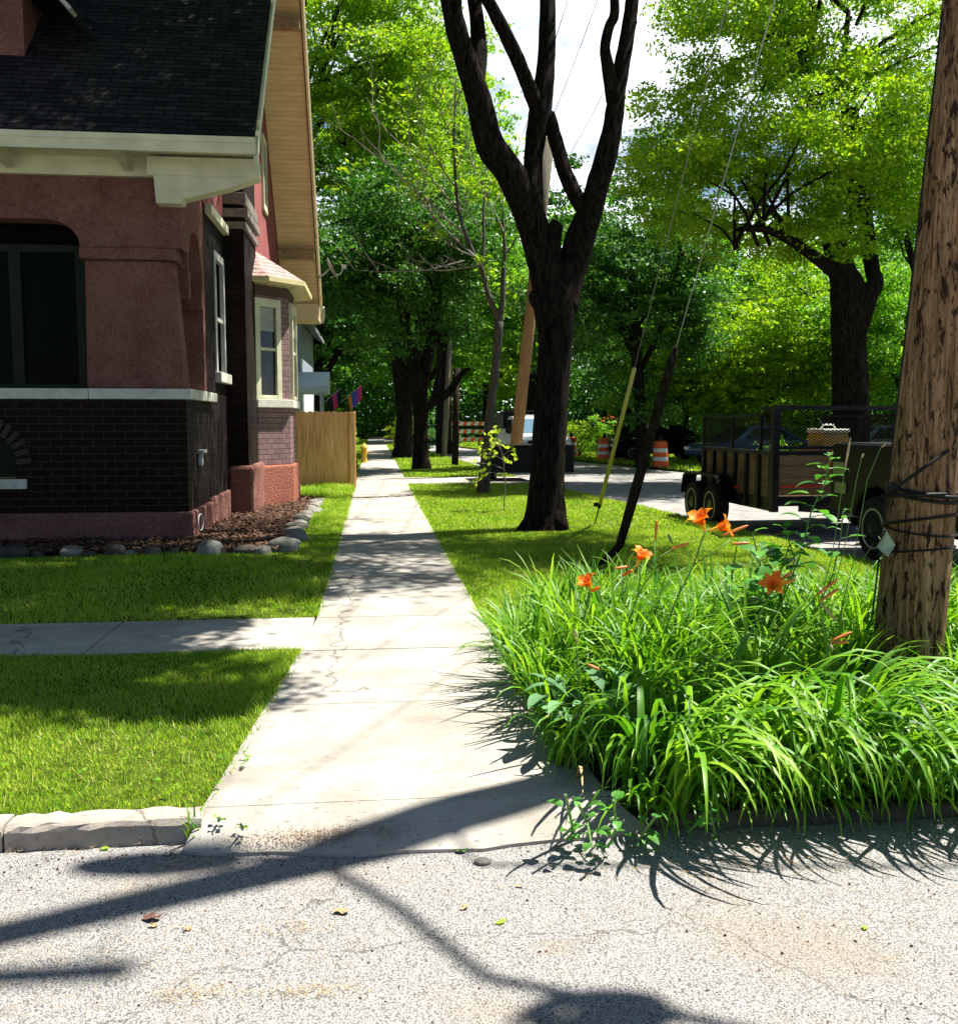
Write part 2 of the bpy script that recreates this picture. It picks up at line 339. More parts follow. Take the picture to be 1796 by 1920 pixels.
M['lf_lime'] = m_leaf('lime_leaf', (.09, .24, .006), (.22, .41, .010), (.42, .56, .02), .45, .5, .45)
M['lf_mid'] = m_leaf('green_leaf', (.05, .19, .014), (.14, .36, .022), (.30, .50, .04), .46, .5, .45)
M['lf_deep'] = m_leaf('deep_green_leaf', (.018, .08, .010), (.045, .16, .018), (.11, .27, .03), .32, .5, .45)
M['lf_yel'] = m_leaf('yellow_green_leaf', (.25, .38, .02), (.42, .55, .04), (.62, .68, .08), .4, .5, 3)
M['brick_dark'] = m_brick('shade_toned_brick', (.012, .007, .006), (.022, .012, .010), (.006, .004, .004))  # shade put into both house wall brick colours; the bay keeps the lit tone
M['brick_face'] = m_brick('dark_brick_with_pale_joints', (.009, .004, .0035), (.016, .008, .006), (.055, .034, .028))
M['brick_bay'] = m_brick('mauve_bay_brick', (.22, .125, .125), (.29, .17, .165), (.07, .035, .035))
M['stucco'] = m_stucco('rose_brown_stucco', (.20, .068, .055), (.50, .25, .205))
M['stucco_red'] = m_stucco('red_gable_stucco', (.36, .07, .07), (.55, .16, .15))
M['stucco_or'] = m_stucco('orange_plinth_stucco', (.40, .10, .055), (.62, .22, .14))
M['cream'] = plain('cream_painted_wood', (.62, .60, .42), .55, var=.16, scale=3, bmp=.15)
M['stonec'] = plain('pale_sill_stone', (.55, .54, .46), .8, var=.15, scale=8, bmp=.3)
M['grayp'] = plain('grey_painted_wood', (.42, .43, .40), .6, var=.2, scale=5)
M['soffit'] = m_boards('tan_soffit_boards', (.62, .44, .22), (.82, .64, .38), 1, .085, .6, (1.5, 9, 9))
M['roof'] = m_shingle('black_roof_shingles', (.018, .017, .019), (.045, .042, .045), (.004, .004, .004), rowh=.075)
M['bayroof'] = m_shingle('rose_bay_shingles', (.42, .26, .24), (.55, .36, .33), (.16, .08, .07), 'xy', rowh=.085)
M['frame_dk'] = plain('dark_window_frame', (.018, .022, .016), .7)
M['glass'] = m_glass()
M['glassb'] = m_glass('sky_lit_windscreen', (.12, .22, .30), .08)
M['curtain'] = plain('net_curtain', (.35, .36, .33), .9)
M['pole'] = m_pole()
M['newpole'] = m_bark('fresh_orange_pole_wood', (.66, .32, .11), (.90, .52, .22), (25, 25, 1.0))
M['oldpole'] = m_bark('grey_pole_wood', (.22, .19, .13), (.40, .36, .27), (25, 25, 1.0))
M['cable'] = plain('black_cable_sheath', (.008, .008, .008), .5)
M['steelw'] = plain('galvanised_wire', (.35, .36, .36), .45, .8)
M['yellow'] = plain('faded_yellow_plastic', (.55, .48, .09), .55, var=.15, scale=3)
M['blackm'] = plain('black_painted_steel', (.012, .012, .013), .4, .0, var=.4, scale=8)
M['tyre'] = plain('tyre_rubber', (.018, .018, .018), .85, var=.3, scale=20)
M['rim'] = plain('dull_wheel_steel', (.34, .34, .33), .4, .7)
M['rimdk'] = plain('dark_wheel_hollow', (.02, .02, .02), .6)
M['meshm'] = plain('matte_black_mesh', (.006, .006, .006), .95); M['meshm'].node_tree.nodes['Principled BSDF'].inputs['Specular IOR Level'].default_value = .05
M['blackp'] = plain('black_car_paint', (.004, .004, .006), .30, .0, var=.2, scale=2); M['blackp'].node_tree.nodes['Principled BSDF'].inputs['Specular IOR Level'].default_value = .10
M['whitep'] = plain('white_truck_paint', (.72, .73, .75), .3, var=.06, scale=2, coat=.5)
M['bluep'] = plain('blue_car_paint', (.05, .07, .20), .25, .2, coat=.8)
M['silverp'] = plain('silver_car_paint', (.40, .42, .45), .3, .4, coat=.8)
M['amber'] = plain('amber_lens', (.95, .28, .02), .25, coat=.6)
M['redl'] = plain('red_lens', (.6, .02, .02), .25, coat=.6)
M['limepl'] = plain('dull_lime_reflector', (.20, .25, .08), .5)
M['plank'] = m_boards('trailer_planks', (.11, .07, .035), (.24, .155, .08), 2, .16, .75, (2, 2, 20))
M['orange'] = plain('barrel_orange', (.85, .13, .02), .5)
M['whiter'] = plain('barrel_white_band', (.8, .8, .8), .4)
M['white'] = plain('white_clapboard', (.72, .74, .76), .6, var=.06)
M['bluegrey'] = m_boards('blue_grey_siding', (.25, .29, .36), (.34, .38, .46), 2, .14)
M['greyroof'] = m_shingle('grey_far_shingles', (.30, .31, .33), (.38, .39, .41), (.16, .16, .17))
M['rock'] = plain('fieldstone', (.20, .19, .16), .9, var=.45, scale=7, bmp=.8)
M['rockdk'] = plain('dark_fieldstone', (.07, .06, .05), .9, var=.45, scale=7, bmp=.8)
M['cooler'] = plain('cream_cooler_plastic', (.75, .72, .58), .5)
M['coolery'] = plain('yellow_cooler_side', (.72, .48, .10), .5)
M['dish'] = plain('grey_dish', (.30, .30, .31), .5)
M['hydrant'] = plain('yellow_hydrant_paint', (.7, .42, .03), .4)
M['fpink'] = plain('pink_cloth', (.75, .04, .20), .8); M['fpurple'] = plain('purple_cloth', (.28, .06, .5), .8)
M['fblue'] = plain('blue_cloth', (.05, .10, .55), .8); M['forange'] = plain('orange_cloth', (.85, .25, .03), .8); M['fblack'] = plain('black_cloth', (.015, .015, .02), .8)
M['signg'] = plain('lime_sign_sheet', (.42, .75, .05), .5)
M['deadleaf'] = plain('dry_fallen_leaf', (.36, .25, .12), .8, var=.3, scale=20)
M['deadleafb'] = plain('brown_fallen_leaf', (.12, .05, .035), .8, var=.3, scale=20)
def m_fence():
    m, nt, b = new_mat('cedar_fence_boards'); n = noise(nt, wpos(nt, (22, 22, 1.3)), 1.0, 8, .65, .3)
    s = ramp(nt, n, [(.3, (.42, .20, .07)), (.5, (.72, .42, .17)), (.72, (.90, .60, .30))])
    k = noise(nt, wpos(nt, (16, 16, 9)), 1.0, 2); s = mixc(nt, ramp(nt, k, [(.70, (0, 0, 0)), (.74, (.8, .8, .8))]), s, (.10, .04, .01))
    nt.links.new(s, b.inputs['Base Color']); b.inputs['Roughness'].default_value = .75; return m
M['fence'] = m_fence()

for k_, sp_l in (('brick_dark', .12), ('brick_face', .12), ('stucco', .1), ('roof', .08), ('bark', .05), ('barkg', .05), ('mulch', .05), ('chip', .1), ('tyre', .1), ('blackm', .15), ('frame_dk', .1), ('rockdk', .1), ('plank', .1), ('soil', .0), ('asphalt', .1), ('walk', .1), ('pole', .15), ('cable', .2)):
    M[k_].node_tree.nodes['Principled BSDF'].inputs['Specular IOR Level'].default_value = sp_l

# ------------------------------------------------------------------ ground, street, sidewalk
ROADZ = -0.08
def sheet(name, pts, z, mat, depth=None):
    mb = MB(); n = len(pts)
    if depth is None: mb.add([(x, y, z) for x, y in pts], [tuple(range(n))])
    else: mb.prism([(x, y, z) for x, y in pts], (0, 0, -depth))
    o = mb.build(name, mat); o['kind'] = 'structure'; return o
NEAR = [(5.9, 3.95), (5.75, 8), (5.45, 12), (5.15, 16), (4.5, 22), (3.95, 30), (3.4, 41), (2.2, 60), (-1, 90), (-6, 130)]
FAR = [(14, 3.95), (12.6, 15), (11.2, 22), (10.3, 30), (8.4, 40), (5.6, 60), (3, 90), (-1, 130)]
def lerp_edge(E, y):
    for (xa, ya), (xb, yb) in zip(E, E[1:]):
        if ya <= y <= yb: return xa + (xb - xa) * (y - ya) / (yb - ya)
    return E[-1][0] if y > E[-1][1] else E[0][0]
sheet('ground', [(-400, -60), (400, -60), (400, 600), (-400, 600)], -.30, M['soil'])
sheet('cross_street', [(-60, -40), (60, -40), (60, 3.80), (-60, 3.80)], ROADZ, M['asphalt'], .1)
sheet('street', [(5.2, 3.80)] + [(x - .8, y) for x, y in NEAR] + [(x + .8, y) for x, y in FAR[::-1]] + [(14.8, 3.80)], ROADZ, M['street'], .1)
def lawn_patch(pts): sheet('lawn', pts, 0.0, M['soil'], .25)
lawn_patch([(-60, 3.93), (-.72, 3.93), (-.50, 7.0), (-.46, 30), (-.46, 130), (-60, 130)])
DRV0, DRV1 = 24.6, 27.6
lawn_patch([(.86, 3.90), (1.3, 3.83), (5.7, 3.83)] + NEAR[1:5] + [(lerp_edge(NEAR, DRV0), DRV0), (.84, DRV0)])
lawn_patch([(.84, DRV1), (lerp_edge(NEAR, DRV1), DRV1)] + NEAR[5:8] + [(.84, 72)])
lawn_patch([(14, 3.9)] + FAR[1:] + [(300, 130), (300, 3.9)])
sheet('driveway_apron', [(.84, DRV0), (lerp_edge(NEAR, DRV0), DRV0), (lerp_edge(NEAR, DRV1), DRV1), (.84, DRV1)], -.004, M['walk'], .2)
# sidewalk: slabs with open joints
mb = MB(); ys = [3.92, 5.35, 6.62, 7.78, 9.05]
y = 9.05
while y < 100: y += 1.32; ys.append(y)
def wl(y): return -.72 + .22 * min(1, (y - 3.9) / 3.0) if y < 6.9 else -.47
def wr(y): return .98 - .12 * min(1, (y - 3.9) / 3.0) if y < 6.9 else .86
for a, b in zip(ys, ys[1:]):
    g = .009; dz = random.uniform(-.004, .006)
    mb.prism([(wl(a + g), a + g, .016 + dz), (wr(a + g), a + g, .016 + dz), (wr(b - g), b - g, .016 - dz), (wl(b - g), b - g, .016 - dz)], (0, 0, -.12))
o = mb.build('sidewalk', M['walk'], bevel=.004); o['kind'] = 'structure'
# ramp from the sidewalk down to the street, kerb curving in on both sides
mb = MB(); N = 14; vs = []; fs = []
for i in range(N + 1):
    t = i / N
    for k in range(17):
        u = k / 16; xl = -.72 - .04 * t * t; xr = 1.00 + .12 * t * t
        x = xl + (xr - xl) * u; yy = 3.925 - t * (.22 + .10 * math.sin(math.pi * u) + .012 * math.sin(23 * u) + .008 * math.sin(51 * u))
        z = .014 - .080 * t ** 1.3 + .006 * math.sin(9 * x) * t * (1 - t)
        vs.append((x, yy, z))
for i in range(N):
    for k in range(16): a = i * 17 + k; fs.append((a + 17, a + 18, a + 1, a))
nb = len(vs); ring_ = [i * 17 for i in range(N + 1)] + [N * 17 + k for k in range(1, 17)] + [i * 17 + 16 for i in range(N - 1, -1, -1)]
nr = len(ring_); vs += [vs[q] for q in ring_] + [(vs[q][0], vs[q][1], -.2) for q in ring_]; fs += [(nb + q, nb + nr + q, nb + nr + q + 1, nb + q + 1) for q in range(nr - 1)]
mb.add(vs, fs); o = mb.build('kerb_ramp', M['walk'], smooth=True, recalc=False); o['kind'] = 'structure'
# front walk to the house
mb = MB(); x = wl(7) - .02
while x > -14:
    mb.prism([(x, 6.72, .012), (x, 7.80, .012), (x - 1.5, 7.80, .012), (x - 1.5, 6.72, .012)], (0, 0, -.1)); x -= 1.512
o = mb.build('front_walk', M['walk'], bevel=.004); o['kind'] = 'structure'
# kerbs
def kerb(name, segs, rough=.008):
    mb = MB()
    for (x0, y0, x1, y1, dz) in segs:
        n = 14; vs = []; fs = []; d = Vector((x1 - x0, y1 - y0, 0)); L = d.length; d.normalize(); q = Vector((-d.y, d.x, 0))
        prof = [(-.004, -.25), (0, .002), (.016, .02), (.03, .026), (.14, .022), (.16, -.25)]
        for i in range(n + 1):
            for (w, z) in prof:
                p = Vector((x0, y0, 0)) + d * (L * i / n) + q * (w + random.uniform(-rough, rough)); vs.append((p.x, p.y, z + dz + random.uniform(-rough, rough) * .5))
        m = len(prof)
        for i in range(n):
            for k in range(m - 1): a = i * m + k; fs.append((a, a + 1, a + m + 1, a + m))
        fs += [tuple(range(m)), tuple(range(n * m, n * m + m))]
        mb.add(vs, fs)
    o = mb.build(name, M['kerb'], smooth=False); o['kind'] = 'structure'; return o
segs = [(-1.45, 3.80, -.70, 3.80, -.006)]
x = -1.46
while x > -12: segs.append((x - 1.9, 3.80, x, 3.80, 0)); x -= 1.915
kerb('kerb', segs, .010)
ok_ = kerb('kerb', [(1.12, 3.74, 1.30, 3.70, -.045)] + [(1.31 + i * 1.6, 3.70, 2.90 + i * 1.6, 3.70, -.045) for i in range(4)], .012); ok_.data.materials[0] = m_concrete('shaded_soiled_kerb', (.03, .03, .017), (.08, .07, .05), False)  # shade of the lily leaves put into this kerb's colour, along with soil

# ------------------------------------------------------------------ grass (uncountable blades)
def blades(x, y, z, h, w, lean=.8):
    n = len(x); a = rng.uniform(0, 2 * np.pi, n); la = rng.uniform(0, 2 * np.pi, n); ln = h * lean * rng.uniform(.2, 1.2, n)
    dx, dy = np.cos(a) * w / 2, np.sin(a) * w / 2; lx, ly = np.cos(la) * ln, np.sin(la) * ln
    v = np.empty((n, 5, 3), dtype=np.float32)
    v[:, 0] = np.stack([x - dx, y - dy, z], 1); v[:, 1] = np.stack([x + dx, y + dy, z], 1)
    v[:, 2] = np.stack([x + lx * .4 - dx * .7, y + ly * .4 - dy * .7, z + h * .6], 1); v[:, 3] = np.stack([x + lx * .4 + dx * .7, y + ly * .4 + dy * .7, z + h * .6], 1)
    v[:, 4] = np.stack([x + lx, y + ly, z + h], 1)
    b = np.arange(n)[:, None] * 5
    return v.reshape(-1, 3), [b + np.array([[0, 1, 3, 2]]), b + np.array([[2, 3, 4]])]
def grass(name, polyfn, bounds, n, h, w, label_kind=True):
    x = rng.uniform(bounds[0], bounds[1], n); y = rng.uniform(bounds[2], bounds[3], n); k = polyfn(x, y); x, y = x[k], y[k]
    patch = .75 + .35 * np.sin(x * 2.3 + 1.1 * np.sin(y * 1.7)) * np.sin(y * 1.9 + x * .6)
    hh = h * rng.uniform(.5, 1.25, len(x)) * patch
    v, f = blades(x, y, np.full(len(x), -.004), hh, w * rng.uniform(.7, 1.3, len(x)))
    o = mesh_np(name, v, f, M['grass']); o['kind'] = 'stuff'; o['category'] = 'grass'
    return o
def nearx(y): return np.interp(y, [p[1] for p in NEAR], [p[0] for p in NEAR])
def farx(y): return np.interp(y, [p[1] for p in FAR], [p[0] for p in FAR])
def lwx(y): return np.where(y < 6.9, -.74 + .22 * (y - 3.9) / 3, -.49)
tag(grass('grass', lambda x, y: (x < lwx(y) + .03) & (x > -.62 * y - .8), (-6, -.4, 3.96, 6.74), 125000, .05, .0052), 'bright green lawn in the corner between the kerb and the front walk', 'grass')
tag(grass('grass', lambda x, y: (x < lwx(y) + .02) & (x > -.62 * y - .5) & ((y < 11.75) | (x > -.98)), (-8.5, -.4, 7.79, 13.5), 110000, .055, .008), 'shaded lawn between the front walk and the stone border', 'grass')
tag(grass('grass', lambda x, y: (x < -.47) & (x > -1.0), (-1, -.4, 13.4, 24), 26000, .07, .012), 'narrow strip of grass along the left edge of the sidewalk', 'grass')
tag(grass('grass', lambda x, y: (x < -.47) & (x > -1.7) & ((x > -.98) | (y > 20.2)), (-1.7, -.4, 20.2, 22.9), 6000, .16, .014), 'lush grass at the foot of the wooden fence', 'grass')
tag(grass('grass', lambda x, y: (x < nearx(y) + .03) & (x > .86), (.84, 5.8, 7.2, 14), 150000, .05, .008), 'green verge with tree shade between the flower bed and the big trunk', 'grass')
tag(grass('grass', lambda x, y: (x < nearx(y) + .03) & (x > .86), (.84, 5.7, 14, 24.55), 90000, .05, .016), 'sunlit yellow green verge behind the big dark trunk', 'grass')
tag(grass('grass', lambda x, y: (x < nearx(y)) & (x > .86), (.84, 4.6, 27.65, 70), 60000, .07, .035), 'strip of verge grass beyond the driveway apron', 'grass')
tag(grass('grass', lambda x, y: (x > farx(y) - .05) & (x < .62 * y + 4), (3, 42, 14, 75), 120000, .12, .05), 'lawns on the far side of the street', 'grass')
tag(grass('grass', lambda x, y: (x < -.47) & (x > -5), (-5, -.4, 24, 80), 40000, .11, .04), 'front lawns beyond the wooden fence', 'grass')
for bx in ((-5, -.6, 4.0, 6.6, 3000, .0032), (.9, 5.2, 8.5, 24, 5000, .007)):
    n = bx[4]; x = rng.uniform(bx[0], bx[1], n); y = rng.uniform(bx[2], bx[3], n); k = (x < nearx(y)) & ((x > .86) | (x < lwx(y))) & (np.sin(3.1 * x + 2 * np.sin(2.3 * y)) + np.sin(2.7 * y) + rng.normal(0, .5, n) > .2); x = x[k]; y = y[k]
    v, f = blades(x, y, np.full(len(x), .0), .042 * rng.uniform(.5, 1.2, len(x)), np.full(len(x), bx[5]), 1.2)
    o = mesh_np('dry_grass', v, f, plain('straw_coloured_blade', (.50, .42, .20), .8, var=.3, scale=8)); tag(o, 'dry straw coloured blades mixed into the lawn', 'grass', kind='stuff')
# stray blades along kerb and sidewalk edges
ex = np.concatenate([rng.uniform(-6, -.9, 1600), lwx(rng.uniform(4, 6.7, 1500)) + .02])
_yy = rng.uniform(4, 24, 2600); _xx = np.where(rng.random(2600) < .5, .855, lwx(_yy) + .03) + rng.normal(0, .015, 2600)
_k = (_yy < 6.7) | (_yy > 7.8); v, f = blades(_xx[_k], _yy[_k], np.full(_k.sum(), -.004), .07 * rng.uniform(.5, 1.2, _k.sum()), .007 * np.ones(_k.sum()), 1.0)
o = mesh_np('edge_grass', v, f, M['grass']); tag(o, 'untrimmed grass leaning over the sidewalk edges', 'grass', kind='stuff')

# mulch bed
mb = MB(); vs = []; fs = []; nx, ny = 40, 60
for j in range(ny + 1):
    for i in range(nx + 1):
        x = -7.5 + 6.35 * i / nx; y = 11.85 + 8.6 * j / ny
        e = min(1, min(y - 11.85, -1.15 - x) / .35) if x < -1.15 else 0
        vs.append((x, y, .004 + .05 * max(0, e) + .02 * max(0, e) * math.sin(5 * x + 3 * y) * math.sin(4 * y)))
for j in range(ny):
    for i in range(nx): a = j * (nx + 1) + i; fs.append((a, a + 1, a + nx + 2, a + nx + 1))
mb.add(vs, fs); o = mb.build('mulch_bed', M['mulch'], smooth=True, recalc=False); o['kind'] = 'structure'
n = 14000; x = rng.uniform(-6, -1.15, n); y = 11.8 + 8.3 * rng.random(n) ** 1.4; a = rng.uniform(0, 6.28, n); L = rng.uniform(.03, .11, n); w_ = rng.uniform(.008, .022, n); z = .055 + rng.uniform(0, .03, n)
d = np.stack([np.cos(a), np.sin(a), rng.normal(0, .3, n)], 1); q = np.stack([-np.sin(a), np.cos(a), rng.normal(0, .3, n)], 1); c = np.stack([x, y, z], 1)
v = np.stack([c - d * L[:, None] / 2, c + q * w_[:, None], c + d * L[:, None] / 2, c - q * w_[:, None]], 1).reshape(-1, 3)
o = mesh_np('mulch', v, [np.arange(n)[:, None] * 4 + np.arange(4)], M['chip']); tag(o, 'brown shredded bark mulch beside the brick wall', 'mulch', kind='stuff')

# border stones
stones = [(G(560 + 8 * i, yy), s) for i, (yy, s) in enumerate([(1012, .2), (995, .17), (982, .15), (970, .15), (958, .14), (948, .14), (940, .13)])]
def stone(p, r, mat, label, seed):
    mb = MB(); mb.blob((p.x, p.y, r * .18), (r * random.uniform(.8, 1.45), r * random.uniform(.8, 1.1), r * random.uniform(.5, .95)), seed=seed, nu=18, nv=12, rough=.10)
    o = mb.build('border_stone', mat, smooth=True, loc=(p.x, p.y, 0)); tag(o, label, 'stone', 'fieldstones edging the mulch bed'); return o
k = 0
yy = 12.0
for i in range(17):
    p = Vector((-1.10 + random.uniform(-.07, .07), yy, 0)); r = random.uniform(.12, .17) if i < 8 else random.uniform(.10, .15)
    stone(p, r, M['rock'], 'pale rounded fieldstone in the row along the lawn right of the mulch bed', 100 + i); yy += r * 2.6 + .1
xx = -1.35
for i in range(18):
    r = random.choice((.07, .09, .11, .14, .17, .19))
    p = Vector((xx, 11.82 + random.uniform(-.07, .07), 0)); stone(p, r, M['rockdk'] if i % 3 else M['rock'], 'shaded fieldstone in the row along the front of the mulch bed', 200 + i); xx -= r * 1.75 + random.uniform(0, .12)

# ------------------------------------------------------------------ the house on the left
WX = -2.55; FY = 13.1           # street-side wall plane and front plane
house = thing('brick_house', 'dark brick and rose stucco house with black shingled roof and street-facing gable', 'house', (WX, FY, 0))
HOUSE_FIT = True
def part(mb, name, mat=None, parent=house, **k): return mb.build(name, mat, parent, **k)
# plinth and brick base
mb = MB(); mb.box(-14, WX + .07, FY - .07, 14.75, -.1, .40)
part(mb, 'plinth', M['stucco'], bevel=.03)
mb = MB(); mb.box(WX - .6, WX + .05, 14.755, 27.0, -.1, .45)
part(mb, 'plinth', M['stucco'], bevel=.03)
# front brick wall with a small arched basement window
axc, aw, azs, azb = -5.25, .42, 1.05, .85
pts = [(-14, FY, .40), (WX, FY, .40), (WX, FY, 1.9), (-14, FY, 1.9)]
mb = MB()
mb.box(-14, axc - aw, FY, FY + .3, .402, 1.9); mb.box(axc + aw, WX, FY, FY + .3, .402, 1.9); mb.box(axc - aw, axc + aw, FY, FY + .3, .402, azb)
arc = [(axc + aw * math.cos(t), FY, azs + aw * math.sin(t)) for t in np.linspace(0, math.pi, 13)]
mb.prism([(axc + aw, FY, 1.9)] + arc + [(axc - aw, FY, 1.9)], (0, .3, 0))
front = part(mb, 'front_wall', M['brick_face'])
mb = MB(); mb.box(WX - .3, WX - .002, FY + .302, 14.75, .402, 1.9); part(mb, 'side_wall', M['brick_dark'])
mb = MB()
for t in np.linspace(.06, math.pi - .06, 15):
    c = Vector((axc + (aw + .11) * math.cos(t), FY - .012, azs + (aw + .11) * math.sin(t))); R_ = Matrix.Translation(c) @ Matrix.Rotation(-t, 4, 'Y')
    mb.box(-.10, .10, -.012, .05, -.038, .038, M=R_)
part(mb, 'arch_bricks', plain('grey_arch_brick', (.030, .022, .020), .8, var=.5), bevel=.006)
win = part(MB().box(axc - aw, axc + aw, FY + .2, FY + .22, .9, 1.5), 'window', M['frame_dk'])
part(MB().box(axc - aw - .12, axc + aw + .14, FY - .06, FY + .12, azb - .13, azb), 'window_sill', M['stonec'], bevel=.01)
part(MB().box(-5.5, -4.8, FY + .16, FY + .19, .86, .90), 'window_frame', M['frame_dk'])
# stone sill band
mb = MB(); xs = [-14, -11.2, -8.6, -6.2, -3.82, WX + .09]
for a, b in zip(xs, xs[1:]): mb.box(a + .003, b - .003, FY - .09, FY + .34, 1.905, 2.05)
mb.box(WX - .32, WX + .09, FY + .346, 14.3, 1.905, 2.05); mb.box(WX - .32, WX + .088, 14.306, 15.15, 1.907, 2.048)
part(mb, 'sill_band', M['stonec'], bevel=.008)
# column, capital band, arched stucco above
cxl, cxr = -3.86, -2.60
mb = MB(); mb.add([(cxl, FY, 2.052), (-2.56, FY, 2.052), (-2.56, FY + .38, 2.052), (cxl, FY + .38, 2.052), (cxl + .02, FY + .02, 3.80), (-2.68, FY + .02, 3.80), (-2.68, FY + .36, 3.80), (cxl + .02, FY + .36, 3.80)],
       [(0, 1, 2, 3), (4, 5, 6, 7), (0, 1, 5, 4), (1, 2, 6, 5), (2, 3, 7, 6), (3, 0, 4, 7)])
part(mb, 'porch_column', M['stucco'], bevel=.03)
part(MB().box(cxl - .03, -2.62, FY - .05, FY + .40, 3.802, 3.96), 'column_band', M['stucco'], bevel=.02)
mb = MB(); ox0, ox1 = -7.6, cxl
arc = [(ox1 - .02, FY, 3.97)] + [(ox1 - .02 - .45 * (1 - math.cos(t)), FY, 3.97 + .36 * math.sin(t)) for t in np.linspace(.2, math.pi / 2, 8)]
arc2 = [(ox0 + .45 * (1 - math.cos(t)), FY, 3.97 + .36 * math.sin(t)) for t in np.linspace(math.pi / 2, .2, 8)] + [(ox0, FY, 3.97)]
mb.prism([(-14, FY, 4.985), (WX, FY, 4.985), (WX, FY, 3.97)] + arc + arc2 + [(-14, FY, 3.97)], (0, .34, 0))
mb.box(-14, ox0, FY, FY + .34, 2.052, 3.968)
# return wall over the side opening with a small arch
sy0, sy1 = FY + .45, 14.55
sar = [(WX, sy0 + (sy1 - sy0) * (1 - math.cos(t)) / 2, 3.75 + .62 * math.sin(t)) for t in np.linspace(0, math.pi, 15)]
mb.prism([(WX, FY + .342, 4.98), (WX, FY + .342, 3.75)] + sar + [(WX, 14.74, 3.75), (WX, 14.74, 4.98)], (-.3, 0, 0))
mb.box(WX - .3, WX, 14.56, 14.74, 2.052, 3.748)
mb.box(WX - .3, WX, sy0 - .06, sy0 + .10, 3.35, 3.748); mb.box(WX - .3, WX + .02, 14.36, 14.555, 3.30, 3.60)
part(mb, 'stucco_wall', M['stucco'])
# dark enclosed porch behind the openings
part(MB().box(-14, WX - .32, 14.4, 14.7, 2.06, 4.98), 'inner_wall', M['brick_dark'])
mb = MB(); mb.box(ox0, cxl, FY + .20, FY + .27, 3.92, 4.02); mb.box(ox0, cxl, FY + .20, FY + .27, 2.055, 2.12)
for xx in (cxl - .05, -4.78, -5.9, -7.0): mb.box(xx - .10, xx + .05, FY + .19, FY + .28, 2.12, 3.92)
pf = part(mb, 'porch_window_frame', M['frame_dk'])
part(MB().box(ox0, cxl, FY + .235, FY + .245, 2.12, 3.92), 'pane', m_glass('porch_glass', (.003, .004, .003), .3, .04), pf)
part(MB().box(-4.72, cxl - .12, FY + .30, FY + .32, 2.75, 3.9), 'curtain', plain('dim_green_curtain', (.10, .12, .09), .9, var=.5, scale=2), pf)
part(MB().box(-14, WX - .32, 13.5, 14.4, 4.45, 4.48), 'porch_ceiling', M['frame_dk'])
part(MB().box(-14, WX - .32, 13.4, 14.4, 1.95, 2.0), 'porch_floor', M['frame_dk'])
# main side wall (brick) with a tall window, then the gable
mb = MB()
mb.box(WX - .3, WX, 14.76, 15.62, .452, 4.9); mb.box(WX - .3, WX, 15.62, 16.62, .452, 2.25); mb.box(WX - .3, WX, 15.62, 16.62, 4.42, 4.9); mb.box(WX - .3, WX, 16.62, 26.6, .452, 4.9)
part(mb, 'brick_wall', M['brick_dark'])
w1 = part(MB().box(WX - .05, WX + .02, 15.62, 15.75, 2.42, 4.42).box(WX - .05, WX + .02, 16.50, 16.62, 2.42, 4.42).box(WX - .05, WX + .021, 15.75, 16.50, 4.30, 4.42).box(WX - .06, WX - .01, 15.75, 16.5, 3.3, 3.36), 'window_frame', M['grayp'])
part(MB().box(WX - .1, WX - .08, 15.75, 16.5, 2.42, 4.3), 'pane', M['glass'], w1)
part(MB().box(WX - .1, WX + .10, 15.55, 16.69, 2.25, 2.42), 'window_sill', M['stonec'], bevel=.01)
def rz_near(y): return 5.24 + 1.14 * (y - 12.4)
def rz_far(y): return 5.0 + 1.08 * (27.5 - y)
APY = 19.64; APZ = rz_near(APY)
mb = MB(); mb.prism([(WX, FY, 4.905), (WX, 26.6, 4.905), (WX, 26.6, rz_far(26.6) - .16), (WX, APY, APZ - .2), (WX, FY, rz_near(FY) - .16)], (-.3, 0, 0))
# keep the near corner clear of the porch stucco
part(MB().prism([(WX + .01, FY, 4.99), (WX + .01, 26.6, 4.905), (WX + .01, 26.6, rz_far(26.6) - .16), (WX + .01, APY, APZ - .2), (WX + .01, FY, rz_near(FY) - .17)], (-.28, 0, 0)), 'gable_wall', M['stucco_red'])
# trim board under the gable stucco (slanting skirt next to the chimney)
part(MB().bar((WX + .06, 14.9, 4.92), (WX + .06, 16.65, 4.92), .10, .14), 'skirt_board', M['cream'])
# gable window
gw = part(MB().box(WX + .012, WX + .07, 22.55, 23.35, 6.65, 6.80).box(WX + .012, WX + .07, 22.55, 23.35, 8.25, 8.4).box(WX + .012, WX + .07, 22.55, 22.67, 6.8, 8.25).box(WX + .012, WX + .07, 23.23, 23.35, 6.8, 8.25), 'window_frame', M['cream'])
part(MB().box(WX + .013, WX + .03, 22.67, 23.23, 6.8, 8.25), 'pane', M['glass'], gw)
# roof: two slopes as slabs, with slight flare at the eave
RX = -1.47
mb = MB(); t = .13
mb.prism([(RX, 12.38, 5.24), (RX, 13.3, rz_near(13.3) + .02), (RX, APY, APZ), (RX, APY, APZ - t), (RX, 13.3, rz_near(13.3) - t), (RX, 12.38, 5.24 - .10)], (-13, 0, 0))
roof = part(mb, 'roof', M['roof'])
mb = MB(); mb.prism([(RX, APY + .002, APZ), (RX, 27.5, 5.0), (RX, 27.5, 4.9), (RX, APY + .002, APZ - .12)], (-13, 0, 0)); part(mb, 'roof', M['roof'])
